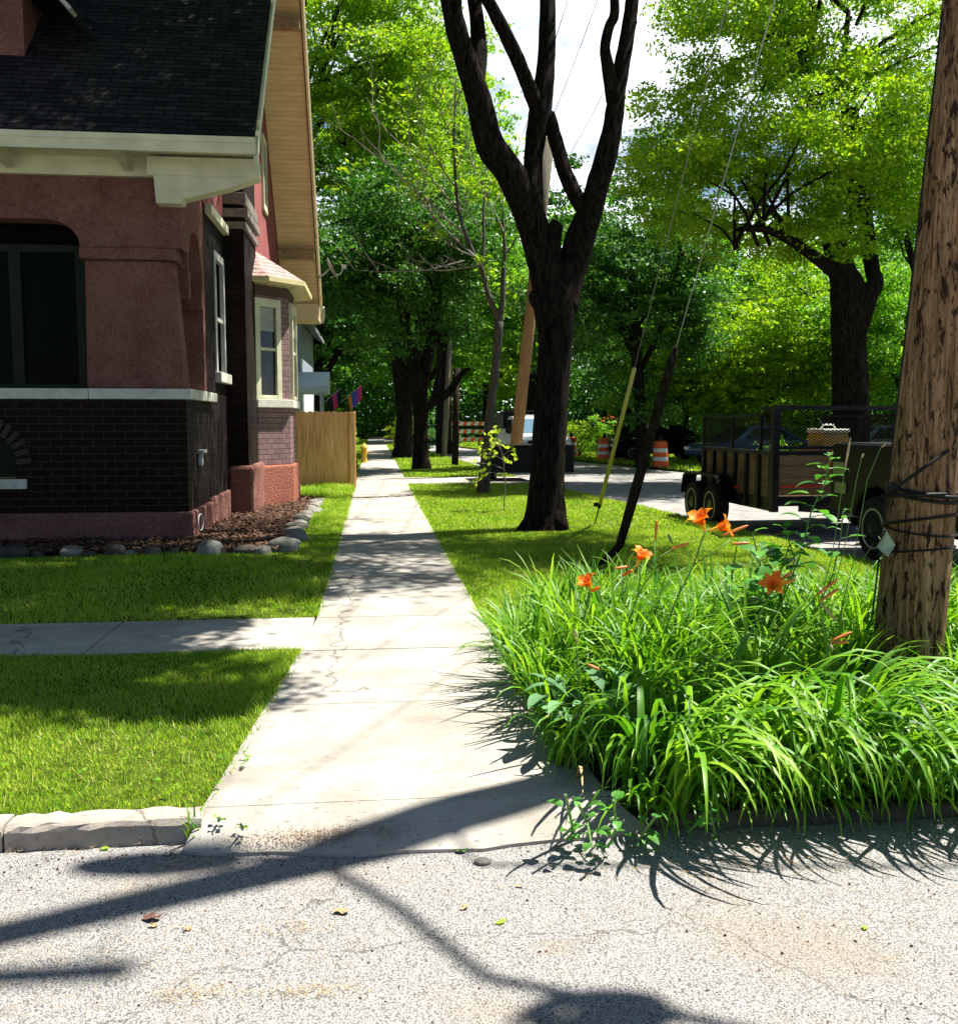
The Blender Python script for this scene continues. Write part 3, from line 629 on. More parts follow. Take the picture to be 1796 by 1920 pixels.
# soffit boarding under the far slope, beams, rake boards
def fz(y): return rz_far(y) - .125
mb = MB(); mb.prism([(RX - .06, 20.0, fz(20.0) ), (RX - .06, 27.45, fz(27.45)), (RX - .06, 27.45, fz(27.45) - .03), (RX - .06, 20.0, fz(20.0) - .03)], (WX - RX + .085, 0, 0))
part(mb, 'soffit', M['soffit'])
wb_ = plain('weathered_beam', (.33, .22, .11), .8, var=.35)
for yy in (21.9, 26.0): part(MB().box(WX + .02, RX - .07, yy - .12, yy + .12, fz(yy) - .42, fz(yy) - .20), 'lookout_beam', wb_, bevel=.01)
mb = MB(); mb.prism([(RX + .03, 19.9, fz(19.9) + .14), (RX + .03, 27.56, fz(27.56) + .14), (RX + .03, 27.56, fz(27.56) - .14), (RX + .03, 19.9, fz(19.9) - .14)], (-.06, 0, 0))
mb.prism([(RX + .045, 19.9, fz(19.9) + .15), (RX + .045, 27.58, fz(27.58) + .15), (RX + .045, 27.58, fz(27.58) + .06), (RX + .045, 19.9, fz(19.9) + .06)], (-.014, 0, 0))
part(mb, 'rake_board', plain('tan_rake_paint', (.72, .58, .36), .6, var=.15))
mb = MB(); mb.prism([(RX + .04, 12.40, 5.20), (RX + .04, 13.2, rz_near(13.2) - .02), (RX + .04, 19.6, rz_near(19.6) - .02), (RX + .04, 19.6, rz_near(19.6) - .2), (RX + .04, 13.2, rz_near(13.2) - .24), (RX + .04, 12.40, 4.92)], (-.05, 0, 0))
part(mb, 'rake_board', M['cream'])
# boxed corner at the far eave with gutter end
mb = MB(); mb.prism([(RX, 26.2, 4.88), (RX, 27.5, 4.86), (RX, 27.5, 4.45), (RX, 26.2, 4.45)], (WX - RX + .03, 0, 0)); part(mb, 'eave_box', plain('tan_box_paint', (.76, .60, .34), .6, var=.12))
part(MB().tube([(RX + .06, 27.6, 4.98), (RX + .07, 27.6, 4.72), (RX + .02, 27.5, 4.5)], .045, 8), 'gutter', M['cream'], smooth=True)
# near eave: fascia/gutter, frieze, rafter tails, corner outrigger
mb = MB(); mb.box(-14, RX + .02, 12.30, 12.375, 5.04, 5.24); mb.box(-14, RX + .02, 12.285, 12.30, 5.17, 5.245)
part(mb, 'fascia', M['cream'])
part(MB().box(-14, -2.62, 13.02, 13.098, 4.90, 5.16), 'frieze_board', M['cream'])
mb = MB()
for xx in (-3.25, -4.75, -6.25, -7.75):
    part(MB().prism([(xx, 12.39, 5.14), (xx, 13.02, 5.14), (xx, 13.02, 4.96), (xx, 12.39, 5.05)], (.10, 0, 0)), 'rafter_tail', M['cream'])
part(MB().box(-14, RX - .02, 12.39, 13.02, 5.141, 5.16), 'eave_soffit', M['cream'])
mb = MB(); mb.prism([(-2.84, 12.78, 5.10), (RX + .0, 12.78, 5.10), (RX + .0, 12.78, 4.86), (-1.85, 12.78, 4.72), (-2.45, 12.78, 4.56), (-2.48, 12.78, 4.50), (-2.80, 12.78, 4.50)], (0, .24, 0))
mb.box(-2.90, RX - .01, 12.765, 12.779, 4.86, 5.10)
part(mb, 'corner_outrigger', M['cream'])
# chimney
mb = MB(); mb.box(WX + .001, -2.20, 16.72, 18.35, .7, 6.6)
chim = part(mb, 'chimney', M['brick_dark'])
mb = MB()
for i, (z0, z1, e) in enumerate([(4.98, 5.10, .05), (5.18, 5.32, .09), (5.40, 5.60, .05)]): mb.box(WX - .2, -2.20 + e, 16.72 - e, 18.35 + e * .5, z0, z1)
part(mb, 'corbel', plain('grey_corbel', (.20, .17, .15), .7, var=.3), chim, bevel=.01)
part(MB().box(WX, -2.10, 16.62, 18.45, -.1, .85), 'chimney_foot', M['stucco'], chim, bevel=.06)
# bay with hipped roof
bay = [(WX, 18.1), (-2.25, 18.1), (-1.64, 18.75), (-1.64, 20.1), (-2.25, 20.75), (WX, 20.75)]
def ring(e, z): 
    cx, cy = WX, 19.42
    out = []
    for (x, y) in bay:
        sx = (x - WX); out.append((x + (e if sx > 0.01 else 0), y + (e if y > cy else -e) * (1 if sx > .01 else 1), z))
    return out
part(MB().prism(ring(.07, .78), (0, 0, -.9)), 'bay_plinth', M['stucco_or'], bevel=.04)
part(MB().prism(ring(0, 4.05), (0, 0, -3.27)), 'bay_wall', M['brick_bay'])
part(MB().prism(ring(.006, 4.30), (0, 0, -.248)), 'bay_frieze', plain('brown_frieze', (.09, .045, .035), .8))
part(MB().prism(ring(.08, 2.03), (0, 0, -.16)), 'bay_sill', M['stonec'], bevel=.01)
def bay_window(a, b, z0=2.04, z1=3.98, u0=.06, u1=.94):
    a = Vector((*a, 0)); b = Vector((*b, 0)); d = (b - a); L = d.length; d.normalize(); nrm = Vector((d.y, -d.x, 0))
    Mx = Matrix(((d.x, nrm.x, 0, a.x), (d.y, nrm.y, 0, a.y), (0, 0, 1, 0), (0, 0, 0, 1)))
    s0, s1 = L * u0, L * u1; f = MB()
    f.box(s0, s0 + .12, -.02, .07, z0, z1, M=Mx); f.box(s1 - .12, s1, -.02, .07, z0, z1, M=Mx); f.box(s0 + .12, s1 - .12, -.02, .068, z1 - .16, z1, M=Mx); f.box(s0 + .12, s1 - .12, -.02, .068, z0, z0 + .07, M=Mx)
    f.box(s0 + .12, s1 - .12, -.02, .045, (z0 + z1) / 2 - .03, (z0 + z1) / 2 + .03, M=Mx)
    w = part(f, 'window_frame', M['cream'], bevel=.006)
    part(MB().box(s0 + .12, s1 - .12, -.02, .012, z0 + .07, z1 - .16, M=Mx), 'pane', M['glass'], w)
    part(MB().box(s0 + .14, s1 - .14, .013, .016, z1 - .62, z1 - .17, M=Mx), 'curtain', M['curtain'], w)
bay_window(bay[1], bay[2], u0=.0, u1=.72); bay_window(bay[2], bay[3], u0=.12, u1=.88)
e = ring(.34, 4.34); w = [(WX, 18.1, 5.12), (WX, 20.75, 5.12)]
mb = MB(); top = [(WX, 18.75, 5.15), (WX, 20.1, 5.15)]
mb.add([e[0], e[1], e[2], e[3], e[4], e[5], top[0], top[1]], [(0, 1, 6), (1, 2, 6), (2, 3, 7, 6), (3, 4, 7), (4, 5, 7), (0, 1, 2, 3, 4, 5)])
part(mb, 'bay_roof', M['bayroof'])
part(MB().prism(ring(.36, 4.335), (0, 0, -.09)), 'bay_eave', plain('pale_yellow_eave', (.70, .60, .32), .55, var=.1))
mb = MB()
for i in range(5):
    a = Vector((*bay[1], 4.27)).lerp(Vector((*bay[2], 4.27)), i / 4); mb.bar(a, a + Vector((.17, -.18, 0)), .05, .08)
part(mb, 'bracket', M['cream'])
# dormer on the near slope
mb = MB(); dx0, dx1, dyf = -7.2, -4.66, 13.6
dz = rz_near(dyf)
mb.prism([(dx0, dyf, dz - .1), (dx1, dyf, dz - .1), (dx1, dyf, dz + .9), ((dx0 + dx1) / 2, dyf, dz + 2.3), (dx0, dyf, dz + .9)], (0, 2.6, 0))
dorm = part(mb, 'dormer', M['stucco'])
mb = MB(); cxm = (dx0 + dx1) / 2; ez = dz + .42
for s in (1, -1):
    xe = cxm + s * 2.05; mb.add([(xe, 13.15, ez), (cxm, 13.15, dz + 2.75), (cxm, 16.2, dz + 2.75), (xe, 14.3, ez), (xe, 13.15, ez + .1), (cxm, 13.15, dz + 2.86), (cxm, 16.2, dz + 2.86), (xe, 14.3, ez + .1)],
           [(0, 1, 2, 3), (4, 5, 6, 7), (0, 1, 5, 4), (1, 2, 6, 5), (2, 3, 7, 6), (3, 0, 4, 7)])
part(mb, 'dormer_roof', M['roof'], dorm)
mb = MB()
for s in (1, -1):
    xe = cxm + s * 2.07; mb.bar((xe, 13.12, ez + .0), (cxm, 13.12, dz + 2.8), .05, .24, up=(0, 1, 0))
part(mb, 'dormer_rake', M['grayp'], dorm)
# hose bib / vent bracket on the side wall and downpipe
part(MB().box(WX, WX + .10, 13.75, 14.05, 1.15, 1.2).box(WX, WX + .06, 13.85, 13.95, .98, 1.15), 'wall_bracket', M['grayp'], bevel=.01)
hose = MB()
hose.tube([(WX + .14 + .05 * math.cos(a) * .3, 13.16 + .11 * math.cos(a), .25 + .11 * math.sin(a)) for a in np.linspace(0, 11, 40)], .011, 6)
part(hose, 'hose_loop', M['grayp'], smooth=True)
HOUSE_FIT = False
# satellite dish
dishp = P(619, 505, 26.6)
dish = thing('satellite_dish', 'grey satellite dish on the far corner of the brick house eave', 'satellite dish', dishp)
mb = MB(); prof = [(.02, 0), (.14, .012), (.26, .05), (.30, .075), (.305, .085), (.26, .062), (.14, .024), (.02, .012)]
Rm = Matrix.Rotation(math.radians(62), 3, 'Y') @ Matrix.Rotation(0, 3, 'X'); tmp = MB(); tmp.lathe(prof, (0, 0, 0), 24); mb.add([dishp + Rm @ Vector(v) for v in tmp.v], tmp.f)
mb.build('reflector', M['dish'], dish, smooth=True)
MB().tube([dishp + Vector((.0, 0, -.22)), dishp + Vector((.28, 0, -.12)), dishp + Vector((.36, 0, .05))], .016, 6).build('arm', M['grayp'], dish)
MB().box(dishp.x + .32, dishp.x + .43, dishp.y - .04, dishp.y + .04, dishp.z + .02, dishp.z + .12).build('receiver', M['grayp'], dish, bevel=.01)
MB().tube([dishp + Vector((-.03, 0, 0)), dishp + Vector((-.12, 0, -.1)), (RX + .03, 26.6, dishp.z - .25)], .02, 6).build('mast', M['grayp'], dish)

# ------------------------------------------------------------------ wooden fence
fen = thing('wooden_fence', 'tall orange brown dog-eared board fence between the bay and the sidewalk', 'fence', (-.50, 23, 0))
mb = MB(); x = -.56; i = 0
while x > -3.2:
    w_ = .138; zt = 1.83 + random.uniform(-.012, .012); c = .028; y0 = 23 + random.uniform(-.004, .004)
    mb.prism([(x - w_, y0, .05), (x, y0, .05), (x, y0, zt - c), (x - c, y0, zt), (x - w_ + c, y0, zt), (x - w_, y0, zt - c)], (0, .019, 0)); x -= w_ + .0025
mb.build('fence_boards', M['fence'], fen)
mb = MB(); 
for zz in (.35, 1.0, 1.6): mb.box(-3.2, -.5, 23.022, 23.06, zz, zz + .09)
mb.build('rail', M['fence'], fen)
MB().box(-.56, -.44, 22.93, 23.05, 0, 1.82).build('post', M['fence'], fen, bevel=.006)
MB().prism([(-.438, 22.99, .05), (-.438, 23.12, .05), (-.438, 23.12, 1.80), (-.438, 23.10, 1.84), (-.438, 23.01, 1.84), (-.438, 22.99, 1.80)], (.02, 0, 0)).build('end_board', M['fence'], fen)

# ------------------------------------------------------------------ neighbour's white house
wh = thing('white_house', 'white and blue grey house with a columned porch behind the wooden fence', 'house', (-7, 44, 0))
MB().box(-13, -3.35, 46, 56, 0, 3.6).build('wall', M['white'], wh)
MB().prism([(-13, 46, 3.6), (-3.35, 46, 3.6), (-3.35, 46, 6.3), (-8.2, 46, 9.6), (-13, 46, 6.3)], (0, 10, 0)).build('upper_wall', M['bluegrey'], wh)
rf = MB()
for s in (1, -1):
    xe = -8.2 + s * 5.5; rf.prism([(xe, 45.5, 5.95), (-8.2, 45.5, 9.7), (-8.2, 45.5, 9.9), (xe, 45.5, 6.12)], (0, 11, 0))
rf.build('roof', M['greyroof'], wh)
pr = MB().add([(-9, 43, 3.15), (-2.0, 43, 3.15), (-2.0, 46, 3.9), (-9, 46, 3.9), (-9, 43, 2.85), (-2.0, 43, 2.85), (-2.0, 46, 2.85), (-9, 46, 2.85)], [(0, 1, 2, 3), (4, 5, 6, 7), (0, 1, 5, 4), (1, 2, 6, 5), (2, 3, 7, 6), (3, 0, 4, 7)]).build('porch_roof', M['white'], wh)
for xx in (-8.6, -6.6, -4.4, -3.2, -2.25): MB().lathe([(.13, .5), (.13, .6), (.10, .62), (.085, 2.7), (.13, 2.75), (.13, 2.85)], (xx, 43.2, 0), 12).build('porch_column', M['white'], wh, smooth=True)
MB().box(-9, -2, 43, 46, 0, .5).build('porch_floor', M['grayp'], wh)
for xx in (-4.1, -7.2):
    f = MB().box(xx - .55, xx + .55, 45.94, 45.998, 1.2, 2.75).build('window_frame', M['white'], wh)
    MB().box(xx - .45, xx + .45, 45.92, 45.938, 1.3, 2.65).build('pane', M['glass'], wh if False else f)
f = MB().box(-5.0, -4.0, 45.94, 45.998, 4.2, 5.6).build('window_frame', M['white'], wh); MB().box(-4.92, -4.08, 45.92, 45.938, 4.28, 5.52).build('pane', M['glass'], f)
def flag(x, y, z, rz, cols, label, sx):
    root = thing('porch_flag', label, 'flag', (x, y, z), 0, 'flags hung from the neighbour porch')
    MB().tube([(x - sx * .9, y, z - .75), (x, y, z)], .018, 6).build('flag_pole', M['grayp'], root)
    n = len(cols); NX, NZ = 6, 10
    for i, c in enumerate(cols):
        mb = MB(); vs = []; fs = []
        for j in range(NZ + 1):
            for k in (0, 1):
                u = (i + k) / n; v_ = j / NZ
                bx = x - sx * .60 * u * (1 - .2 * v_); bz = z - .50 * u - .62 * v_; by = y + .05 * math.sin(7 * u + 5 * v_)
                vs.append((bx, by, bz))
        for j in range(NZ): fs.append((2 * j, 2 * j + 1, 2 * j + 3, 2 * j + 2))
        mb.add(vs, fs); mb.build('stripe', M[c], root, smooth=True)
p = P(678, 722, 42.0); flag(p.x, 42.0, p.z, 0, ['fpink', 'fpurple', 'fblue', 'forange'], 'pink purple blue and orange flag on an angled pole above the fence', 1)
p = P(640, 728, 42.4); flag(p.x, 42.4, p.z, 0, ['fblack', 'fpink', 'fblack'], 'black flag with a pink stripe hanging left of the bright flag', 1)

# ------------------------------------------------------------------ trees
def leaf_verts(c, size, up=.8, elong=.5, droop=0.0):
    n = len(c)
    nrm = rng.normal(0, 1, (n, 3)) * .75; nrm[:, 2] += up; nrm /= np.linalg.norm(nrm, axis=1)[:, None]
    t = rng.normal(0, 1, (n, 3)); t -= nrm * (t * nrm).sum(1)[:, None]; t /= np.linalg.norm(t, axis=1)[:, None]
    if droop: t[:, 2] -= droop; t /= np.linalg.norm(t, axis=1)[:, None]
    q = np.cross(nrm, t); s = (size * rng.uniform(.6, 1.35, n))[:, None]
    v = np.stack([c - t * s * .5, c + q * s * elong * .5 + t * s * .05, c + t * s * .5 , c - q * s * elong * .5 + t * s * .05], 1)
    return v.reshape(-1, 3), np.arange(n)[:, None] * 4 + np.arange(4)
n = 900; cx_ = rng.uniform(-4.4, -.6, n); cy_ = rng.uniform(4.0, 6.6, n); k = (np.sin(2.2 * cx_ + 1) + np.sin(3.3 * cy_) + rng.normal(0, .4, n) > .5); cx_ = cx_[k]; cy_ = cy_[k]; pts_ = []
for a_, b2 in zip(cx_, cy_):
    for q in range(3): pts_.append((a_ + .011 * math.cos(q * 2.1 + a_ * 9), b2 + .011 * math.sin(q * 2.1 + a_ * 9), random.uniform(.03, .055)))
v, f = leaf_verts(np.array(pts_), .020, up=4, elong=.9); o = mesh_np('clover', v, [f], M['lf_mid']); tag(o, 'small clover leaves scattered through the corner lawn', 'clover', kind='stuff')
def clump_points(centers, radii, per, flat=.5, sprig=True):
    out = []
    for c, r in zip(centers, radii):
        k = int(per * rng.uniform(.6, 1.4)); d = rng.normal(0, 1, (k, 3)); d /= np.linalg.norm(d, axis=1)[:, None]
        rr = r * rng.random(k) ** .45; p = d * rr[:, None]; p[:, 2] *= flat
        ns = max(3, k // 14) if sprig else k; sid = rng.integers(0, ns, k); p = p[:ns][sid] + rng.normal(0, 1, (k, 3)) * np.array([.16, .16, .06]) * min(1.0, r / .8)
        out.append(p + c)
    return np.concatenate(out)
def in_ellipsoids(ells, n, shell=.55):
    """ells: list of (cx,cy,cz,rx,ry,rz,weight)"""
    w = np.array([e[6] if len(e) > 6 else e[3] * e[4] * e[5] for e in ells], float); w /= w.sum(); out = []
    for e, k in zip(ells, rng.multinomial(n, w)):
        d = rng.normal(0, 1, (k, 3)); d /= np.linalg.norm(d, axis=1)[:, None]; r = shell + (1 - shell) * rng.random(k)
        out.append(np.array(e[:3]) + d * r[:, None] * np.array(e[3:6]))
    return np.concatenate(out)
def tree(name, label, cat, base, paths, ells, nclump, clump_r, per, leaf, mat, bark, group=None, limbs=14, filt=None, flat=.5, attach=None, sides=10, rough=.06, shell=.45, elong=.5, twig=.02):
    per = int(per * 1.5); leaf *= .84
    """paths: list of (points, radii) in world coordinates. ells: crown volumes."""
    root = thing(name, label, cat, base, 0, group)
    tb = MB()
    for pts, rad in paths:
        # resample for a smooth path
        pts = [Vector(p) for p in pts]; rp = []; rr = []
        for i in range(len(pts) - 1):
            p0 = pts[max(i - 1, 0)]; p1 = pts[i]; p2 = pts[i + 1]; p3 = pts[min(i + 2, len(pts) - 1)]
            for k in range(4):
                t = k / 4; rp.append(.5 * ((2 * p1) + (p2 - p0) * t + (2 * p0 - 5 * p1 + 4 * p2 - p3) * t * t + (3 * p1 - p0 - 3 * p2 + p3) * t ** 3)); rr.append(rad[i] * (1 - t) + rad[i + 1] * t)
        rp.append(pts[-1]); rr.append(rad[-1]); tb.tube(rp, rr, sides, rough=rough)
    cs = None
    if ells:
        cs = in_ellipsoids(ells, nclump, shell)
        if filt is not None: cs = cs[filt(cs)]
        att = [Vector(p) for p in (attach or [paths[0][0][-1]])]
        idx = rng.choice(len(cs), min(limbs, len(cs)), replace=False)
        for i in idx:
            c = Vector(cs[i]); a = random.choice(sorted(att, key=lambda q: (q - c).length)[:3]) + Vector((random.uniform(-.25, .25), random.uniform(-.25, .25), random.uniform(-.5, .1))); m = a.lerp(c, .5) + Vector((random.uniform(-.4, .4), random.uniform(-.4, .4), .25 * (c - a).length * .4))
            L = (c - a).length; r0 = min(.012 * L + twig, .16); q = [a, a.lerp(m, .55) + Vector((0, 0, .05 * L)), m, m.lerp(c, .55), c]
            tb.tube(q, [r0, r0 * .8, r0 * .6, r0 * .4, r0 * .15], 6)
    tb.build('trunk', bark, root, smooth=True)
    if ells:
        pts = clump_points(cs, clump_r * rng.uniform(.6, 1.5, len(cs)), per, flat)
        v, f = leaf_verts(pts, leaf, elong=elong); mesh_np('crown', v, [f], mat, root)
    return root
def pxpath(pts, Y, dYs=None):
    return [P(x, y, Y + (dYs[i] if dYs else 0)) for i, (x, y) in enumerate(pts)]
TY = 14.05
tr = [(1020, 1000), (1022, 975), (1024, 930), (1028, 860), (1033, 760), (1040, 660), (1042, 575), (1040, 530)]
k128 = 1 / 128 / 2
main_paths = [
 (pxpath(tr, TY), [.42, .33, .27, .25, .245, .25, .30, .27]),
 (pxpath([(1036, 600), (1025, 510), (998, 420), (962, 335), (918, 270), (898, 190), (872, 110), (850, 30), (836, -60), (800, -200)], TY, [0, 0, -.1, -.2, -.3, -.4, -.5, -.6, -.8, -1.2]), [x * k128 for x in (66, 64, 58, 56, 52, 46, 40, 36, 34, 20)]),
 (pxpath([(892, 170), (898, 100), (893, 30), (885, -60), (900, -200)], TY, [-.4, -.2, 0, .2, .5]), [x * k128 for x in (30, 30, 26, 24, 14)]),
 (pxpath([(1000, 440), (998, 360), (1000, 290), (1012, 215), (1022, 140), (1026, 60), (1028, -40), (1040, -220)], TY, [0, .15, .3, .4, .5, .6, .8, 1.4]), [x * k128 for x in (42, 38, 36, 44, 36, 32, 30, 18)]),
 (pxpath([(1010, 210), (990, 160), (965, 100), (938, 45), (908, -10), (860, -90)], TY, [.4, .3, .2, 0, -.2, -.6]), [x * k128 for x in (30, 28, 27, 25, 22, 14)]),
 (pxpath([(1028, 215), (1042, 265), (1058, 320), (1078, 365), (1098, 400)], TY, [.4, .3, .2, .1, 0]), [x * k128 for x in (26, 27, 28, 30, 30)]),
 (pxpath([(1050, 580), (1068, 510), (1090, 440), (1108, 390), (1128, 320), (1146, 250), (1156, 180), (1168, 110), (1180, 40), (1190, -40), (1215, -200)], TY, [0, .1, .1, 0, -.1, -.1, 0, .1, .2, .3, .5]), [x * k128 for x in (64, 60, 54, 46, 42, 38, 32, 29, 27, 24, 14)]),
 (pxpath([(1150, 190), (1140, 130), (1134, 90), (1142, 50), (1152, 25), (1148, -30), (1130, -140)], TY, [0, -.1, -.2, -.3, -.3, -.4, -.6]), [x * k128 for x in (28, 24, 19, 18, 18, 16, 8)]),
 (pxpath([(1032, 470), (1040, 430), (1046, 418)], TY, [-.1, -.2, -.25]), [x * k128 for x in (40, 30, 22)]),
 (pxpath([(1012, 570), (1003, 560), (1000, 545)], TY, [-.1, -.15, -.15]), [x * k128 for x in (30, 26, 12)]),
 (pxpath([(1035, 960), (1052, 985), (1062, 998)], TY, [-.1, -.25, -.3]), [.16, .12, .05]),
 (pxpath([(1005, 970), (985, 992), (968, 1004)], TY, [-.1, -.2, -.3]), [.16, .12, .05]),
]
def above(cs, m=.45): return cs[:, 2] - .45 > 1.6 + .445 * cs[:, 1] + m
tree('multi_stem_tree', 'big near black forked tree rising from the grass verge in the middle', 'tree', tuple(P(1020, 1000, TY)), main_paths,
     [(.6, 14.5, 11.0, 5.2, 4.6, 2.8, 5), (-2.8, 15.5, 11.3, 3.0, 3.5, 2.0, 2.2), (1.8, 11.2, 8.6, 3.4, 2.0, 1.6, 2.6), (6.6, 13.0, 10.0, 2.8, 2.6, 1.8, 1.8)], 250, .85, 260, .16, M['lf_mid'], M['bark'], limbs=30,
     filt=lambda c: above(c, .15), attach=[p[0][-1] for p in main_paths[1:8] if p[0][-1].z > 7], sides=14, rough=.05, shell=.2, elong=.38)
# hanging locust sprays entering the top of the picture belong to that tree: build as extra low clumps on their own twigs
def P0(px, py): return P(px, py, TY - .5)

# thin half dead tree
TB = P(905, 927, 21.2); Y = 21.2
def zp(x, y): return (580 + x / 2.721, y / 2.721)
thin = [
 (pxpath([(905, 930), (912, 850), (921, 760), (930, 680), zp(968, 1640)], Y), [.15, .12, .10, .09, .10]),
 (pxpath([zp(968, 1640), zp(935, 1560), zp(905, 1480), zp(880, 1370), zp(845, 1310), zp(800, 1200), zp(765, 1090), zp(750, 960), zp(738, 760), zp(742, 560), zp(748, 400)], Y, [0, 0, 0, 0, 0, -.1, -.2, -.2, -.2, -.1, 0]), [.075, .07, .06, .055, .05, .045, .04, .035, .03, .024, .012]),
 (pxpath([zp(970, 1650), zp(985, 1540), zp(988, 1420), zp(996, 1290), zp(990, 1180), zp(985, 1040)], Y), [.07, .06, .055, .045, .03, .012]),
 (pxpath([zp(880, 1370), zp(890, 1240), zp(888, 1100), zp(895, 980), zp(905, 880)], Y, [0, .1, .2, .3, .4]), [.04, .035, .03, .02, .01]),
 (pxpath([zp(992, 1300), zp(1030, 1260), zp(1060, 1200)], Y), [.03, .02, .012])]
rt = tree('half_dead_tree', 'thin forked tree with pale bare twigs left of the big dark trunk', 'tree', tuple(TB), thin, None, 0, 0, 0, 0, None, M['bark2'], sides=8)
tw = MB(); RR = random.Random(5)
def twig(a, d, L, r, depth):
    a = Vector(a); d = Vector(d).normalized(); pts = [a]; p = a; n = 5
    for i in range(n):
        d = (d + Vector((RR.uniform(-.16, .16), RR.uniform(-.16, .16), RR.uniform(-.02, .16)))).normalized(); p = p + d * L / n; pts.append(p)
    tw.tube(pts, [r * (1 - .8 * i / n) for i in range(n + 1)], 5, caps=False)
    if depth:
        for i in range(1, n + 1):
            if RR.random() < .85:
                s = RR.choice((-1, 1)); q = (d + Vector((s * RR.uniform(.4, .9), RR.uniform(-.5, .5), RR.uniform(-.2, .5)))).normalized(); twig(pts[i], q, L * RR.uniform(.32, .55), r * .5, depth - 1)
for (zx, zy), (ex, ey), r in [((845, 1310), (470, 1060), .030), ((800, 1200), (370, 760), .028), ((765, 1090), (330, 540), .026), ((750, 960), (420, 620), .022), ((740, 700), (560, 400), .02), ((742, 560), (900, 200), .018), ((845, 1310), (480, 1230), .02), ((895, 1000), (700, 640), .02), ((990, 1180), (850, 900), .02), ((985, 1040), (1040, 850), .014), ((880, 1200), (720, 980), .018), ((750, 860), (860, 600), .016), ((870, 1350), (600, 1420), .018)]:
    a = P(*zp(zx, zy), Y - .1); b_ = P(*zp(ex, ey), Y - .5 + RR.uniform(-.8, .8)); twig(a, b_ - a, (b_ - a).length, r, 2)
twig(P(*zp(790, 1330), Y), P(*zp(480, 1460), Y - .5) - P(*zp(790, 1330), Y), 2.6, .018, 1)
tw.build('bare_twigs', M['twig'], rt, smooth=True)
cs = np.array([tuple(P(*zp(x, y), Y + random.uniform(-.6, .6))) for x, y in [(600, 850), (700, 640), (760, 700), (650, 760), (820, 960), (560, 920), (520, 1000), (800, 780), (740, 860), (860, 940), (950, 1380), (1040, 1420), (620, 620), (460, 480), (560, 700), (660, 1180), (180, 900), (880, 880), (700, 560)]])
v, f = leaf_verts(clump_points(cs, np.full(len(cs), .55), 90, .6), .13, elong=.4); mesh_np('leaf_sprays', v, [f], M['lf_lime'], rt)

# dark tree over the sidewalk
Y = 32
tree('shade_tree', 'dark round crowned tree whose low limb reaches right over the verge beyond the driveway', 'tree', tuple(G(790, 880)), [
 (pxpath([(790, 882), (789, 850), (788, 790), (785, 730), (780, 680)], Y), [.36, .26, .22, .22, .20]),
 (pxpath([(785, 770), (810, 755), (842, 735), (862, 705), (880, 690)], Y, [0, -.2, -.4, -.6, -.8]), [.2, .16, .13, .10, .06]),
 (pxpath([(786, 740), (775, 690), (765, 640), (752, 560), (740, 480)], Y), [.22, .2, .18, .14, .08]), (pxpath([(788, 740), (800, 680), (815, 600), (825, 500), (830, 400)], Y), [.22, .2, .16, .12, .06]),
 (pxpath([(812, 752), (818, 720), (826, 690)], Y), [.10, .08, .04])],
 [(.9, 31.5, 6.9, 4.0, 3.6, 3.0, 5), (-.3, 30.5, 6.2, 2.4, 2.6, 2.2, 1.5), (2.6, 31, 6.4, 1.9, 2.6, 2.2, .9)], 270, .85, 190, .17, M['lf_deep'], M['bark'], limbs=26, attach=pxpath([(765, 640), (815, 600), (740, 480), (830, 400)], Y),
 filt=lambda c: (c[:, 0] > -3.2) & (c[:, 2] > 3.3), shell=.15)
tree('street_tree', 'thick dark trunk directly behind the round crowned shade tree', 'tree', (G(760, 858).x, 42, 0), [
 (pxpath([(755, 862), (757, 830), (758, 780), (752, 720), (740, 640)], 42), [.55, .40, .34, .32, .24]), (pxpath([(757, 770), (775, 700), (790, 620)], 42), [.3, .25, .15])],
 [(1.5, 44, 12.5, 5, 5, 5.5)], 130, 1.4, 200, .26, M['lf_lime'], M['bark'], limbs=14, attach=pxpath([(740, 640), (790, 620)], 42))
# light crowns in the upper left
tree('tall_bright_tree', 'tall lime green tree rising beside the brick house gable', 'tree', (-4.6, 38, 0), [([(-4.6, 38, 0), (-4.4, 38, 5), (-3.2, 37, 10), (-1.8, 37, 14)], [.4, .34, .25, .1])],
 [(-1.2, 36, 14.5, 3.6, 4, 4.6, 3), (1.0, 37, 15.5, 3.6, 4, 5, 2.4), (.2, 36, 11.2, 3.4, 3, 2.6, 1.8)], 270, .95, 190, .18, M['lf_lime'], M['bark'], limbs=22, attach=[(-3.2, 37, 10), (-1.8, 37, 14), (-4.2, 38, 7)], shell=.3)
tree('tall_bright_tree', 'leafy green tree whose top shows between the forked stems of the big dark trunk', 'tree', (3.4, 47, 0), [([(3.4, 47, 0), (3.4, 47, 6), (3.2, 47, 11), (3.0, 47, 15)], [.4, .34, .25, .1])],
 [(2.6, 46, 13.0, 4.2, 4, 6.2, 3), (4.6, 46, 9.0, 3.0, 3, 4, 1.4)], 210, 1.1, 180, .22, M['lf_mid'], M['bark'], limbs=16, attach=[(3.2, 47, 11), (3.0, 47, 15), (3.4, 47, 6)], shell=.3)
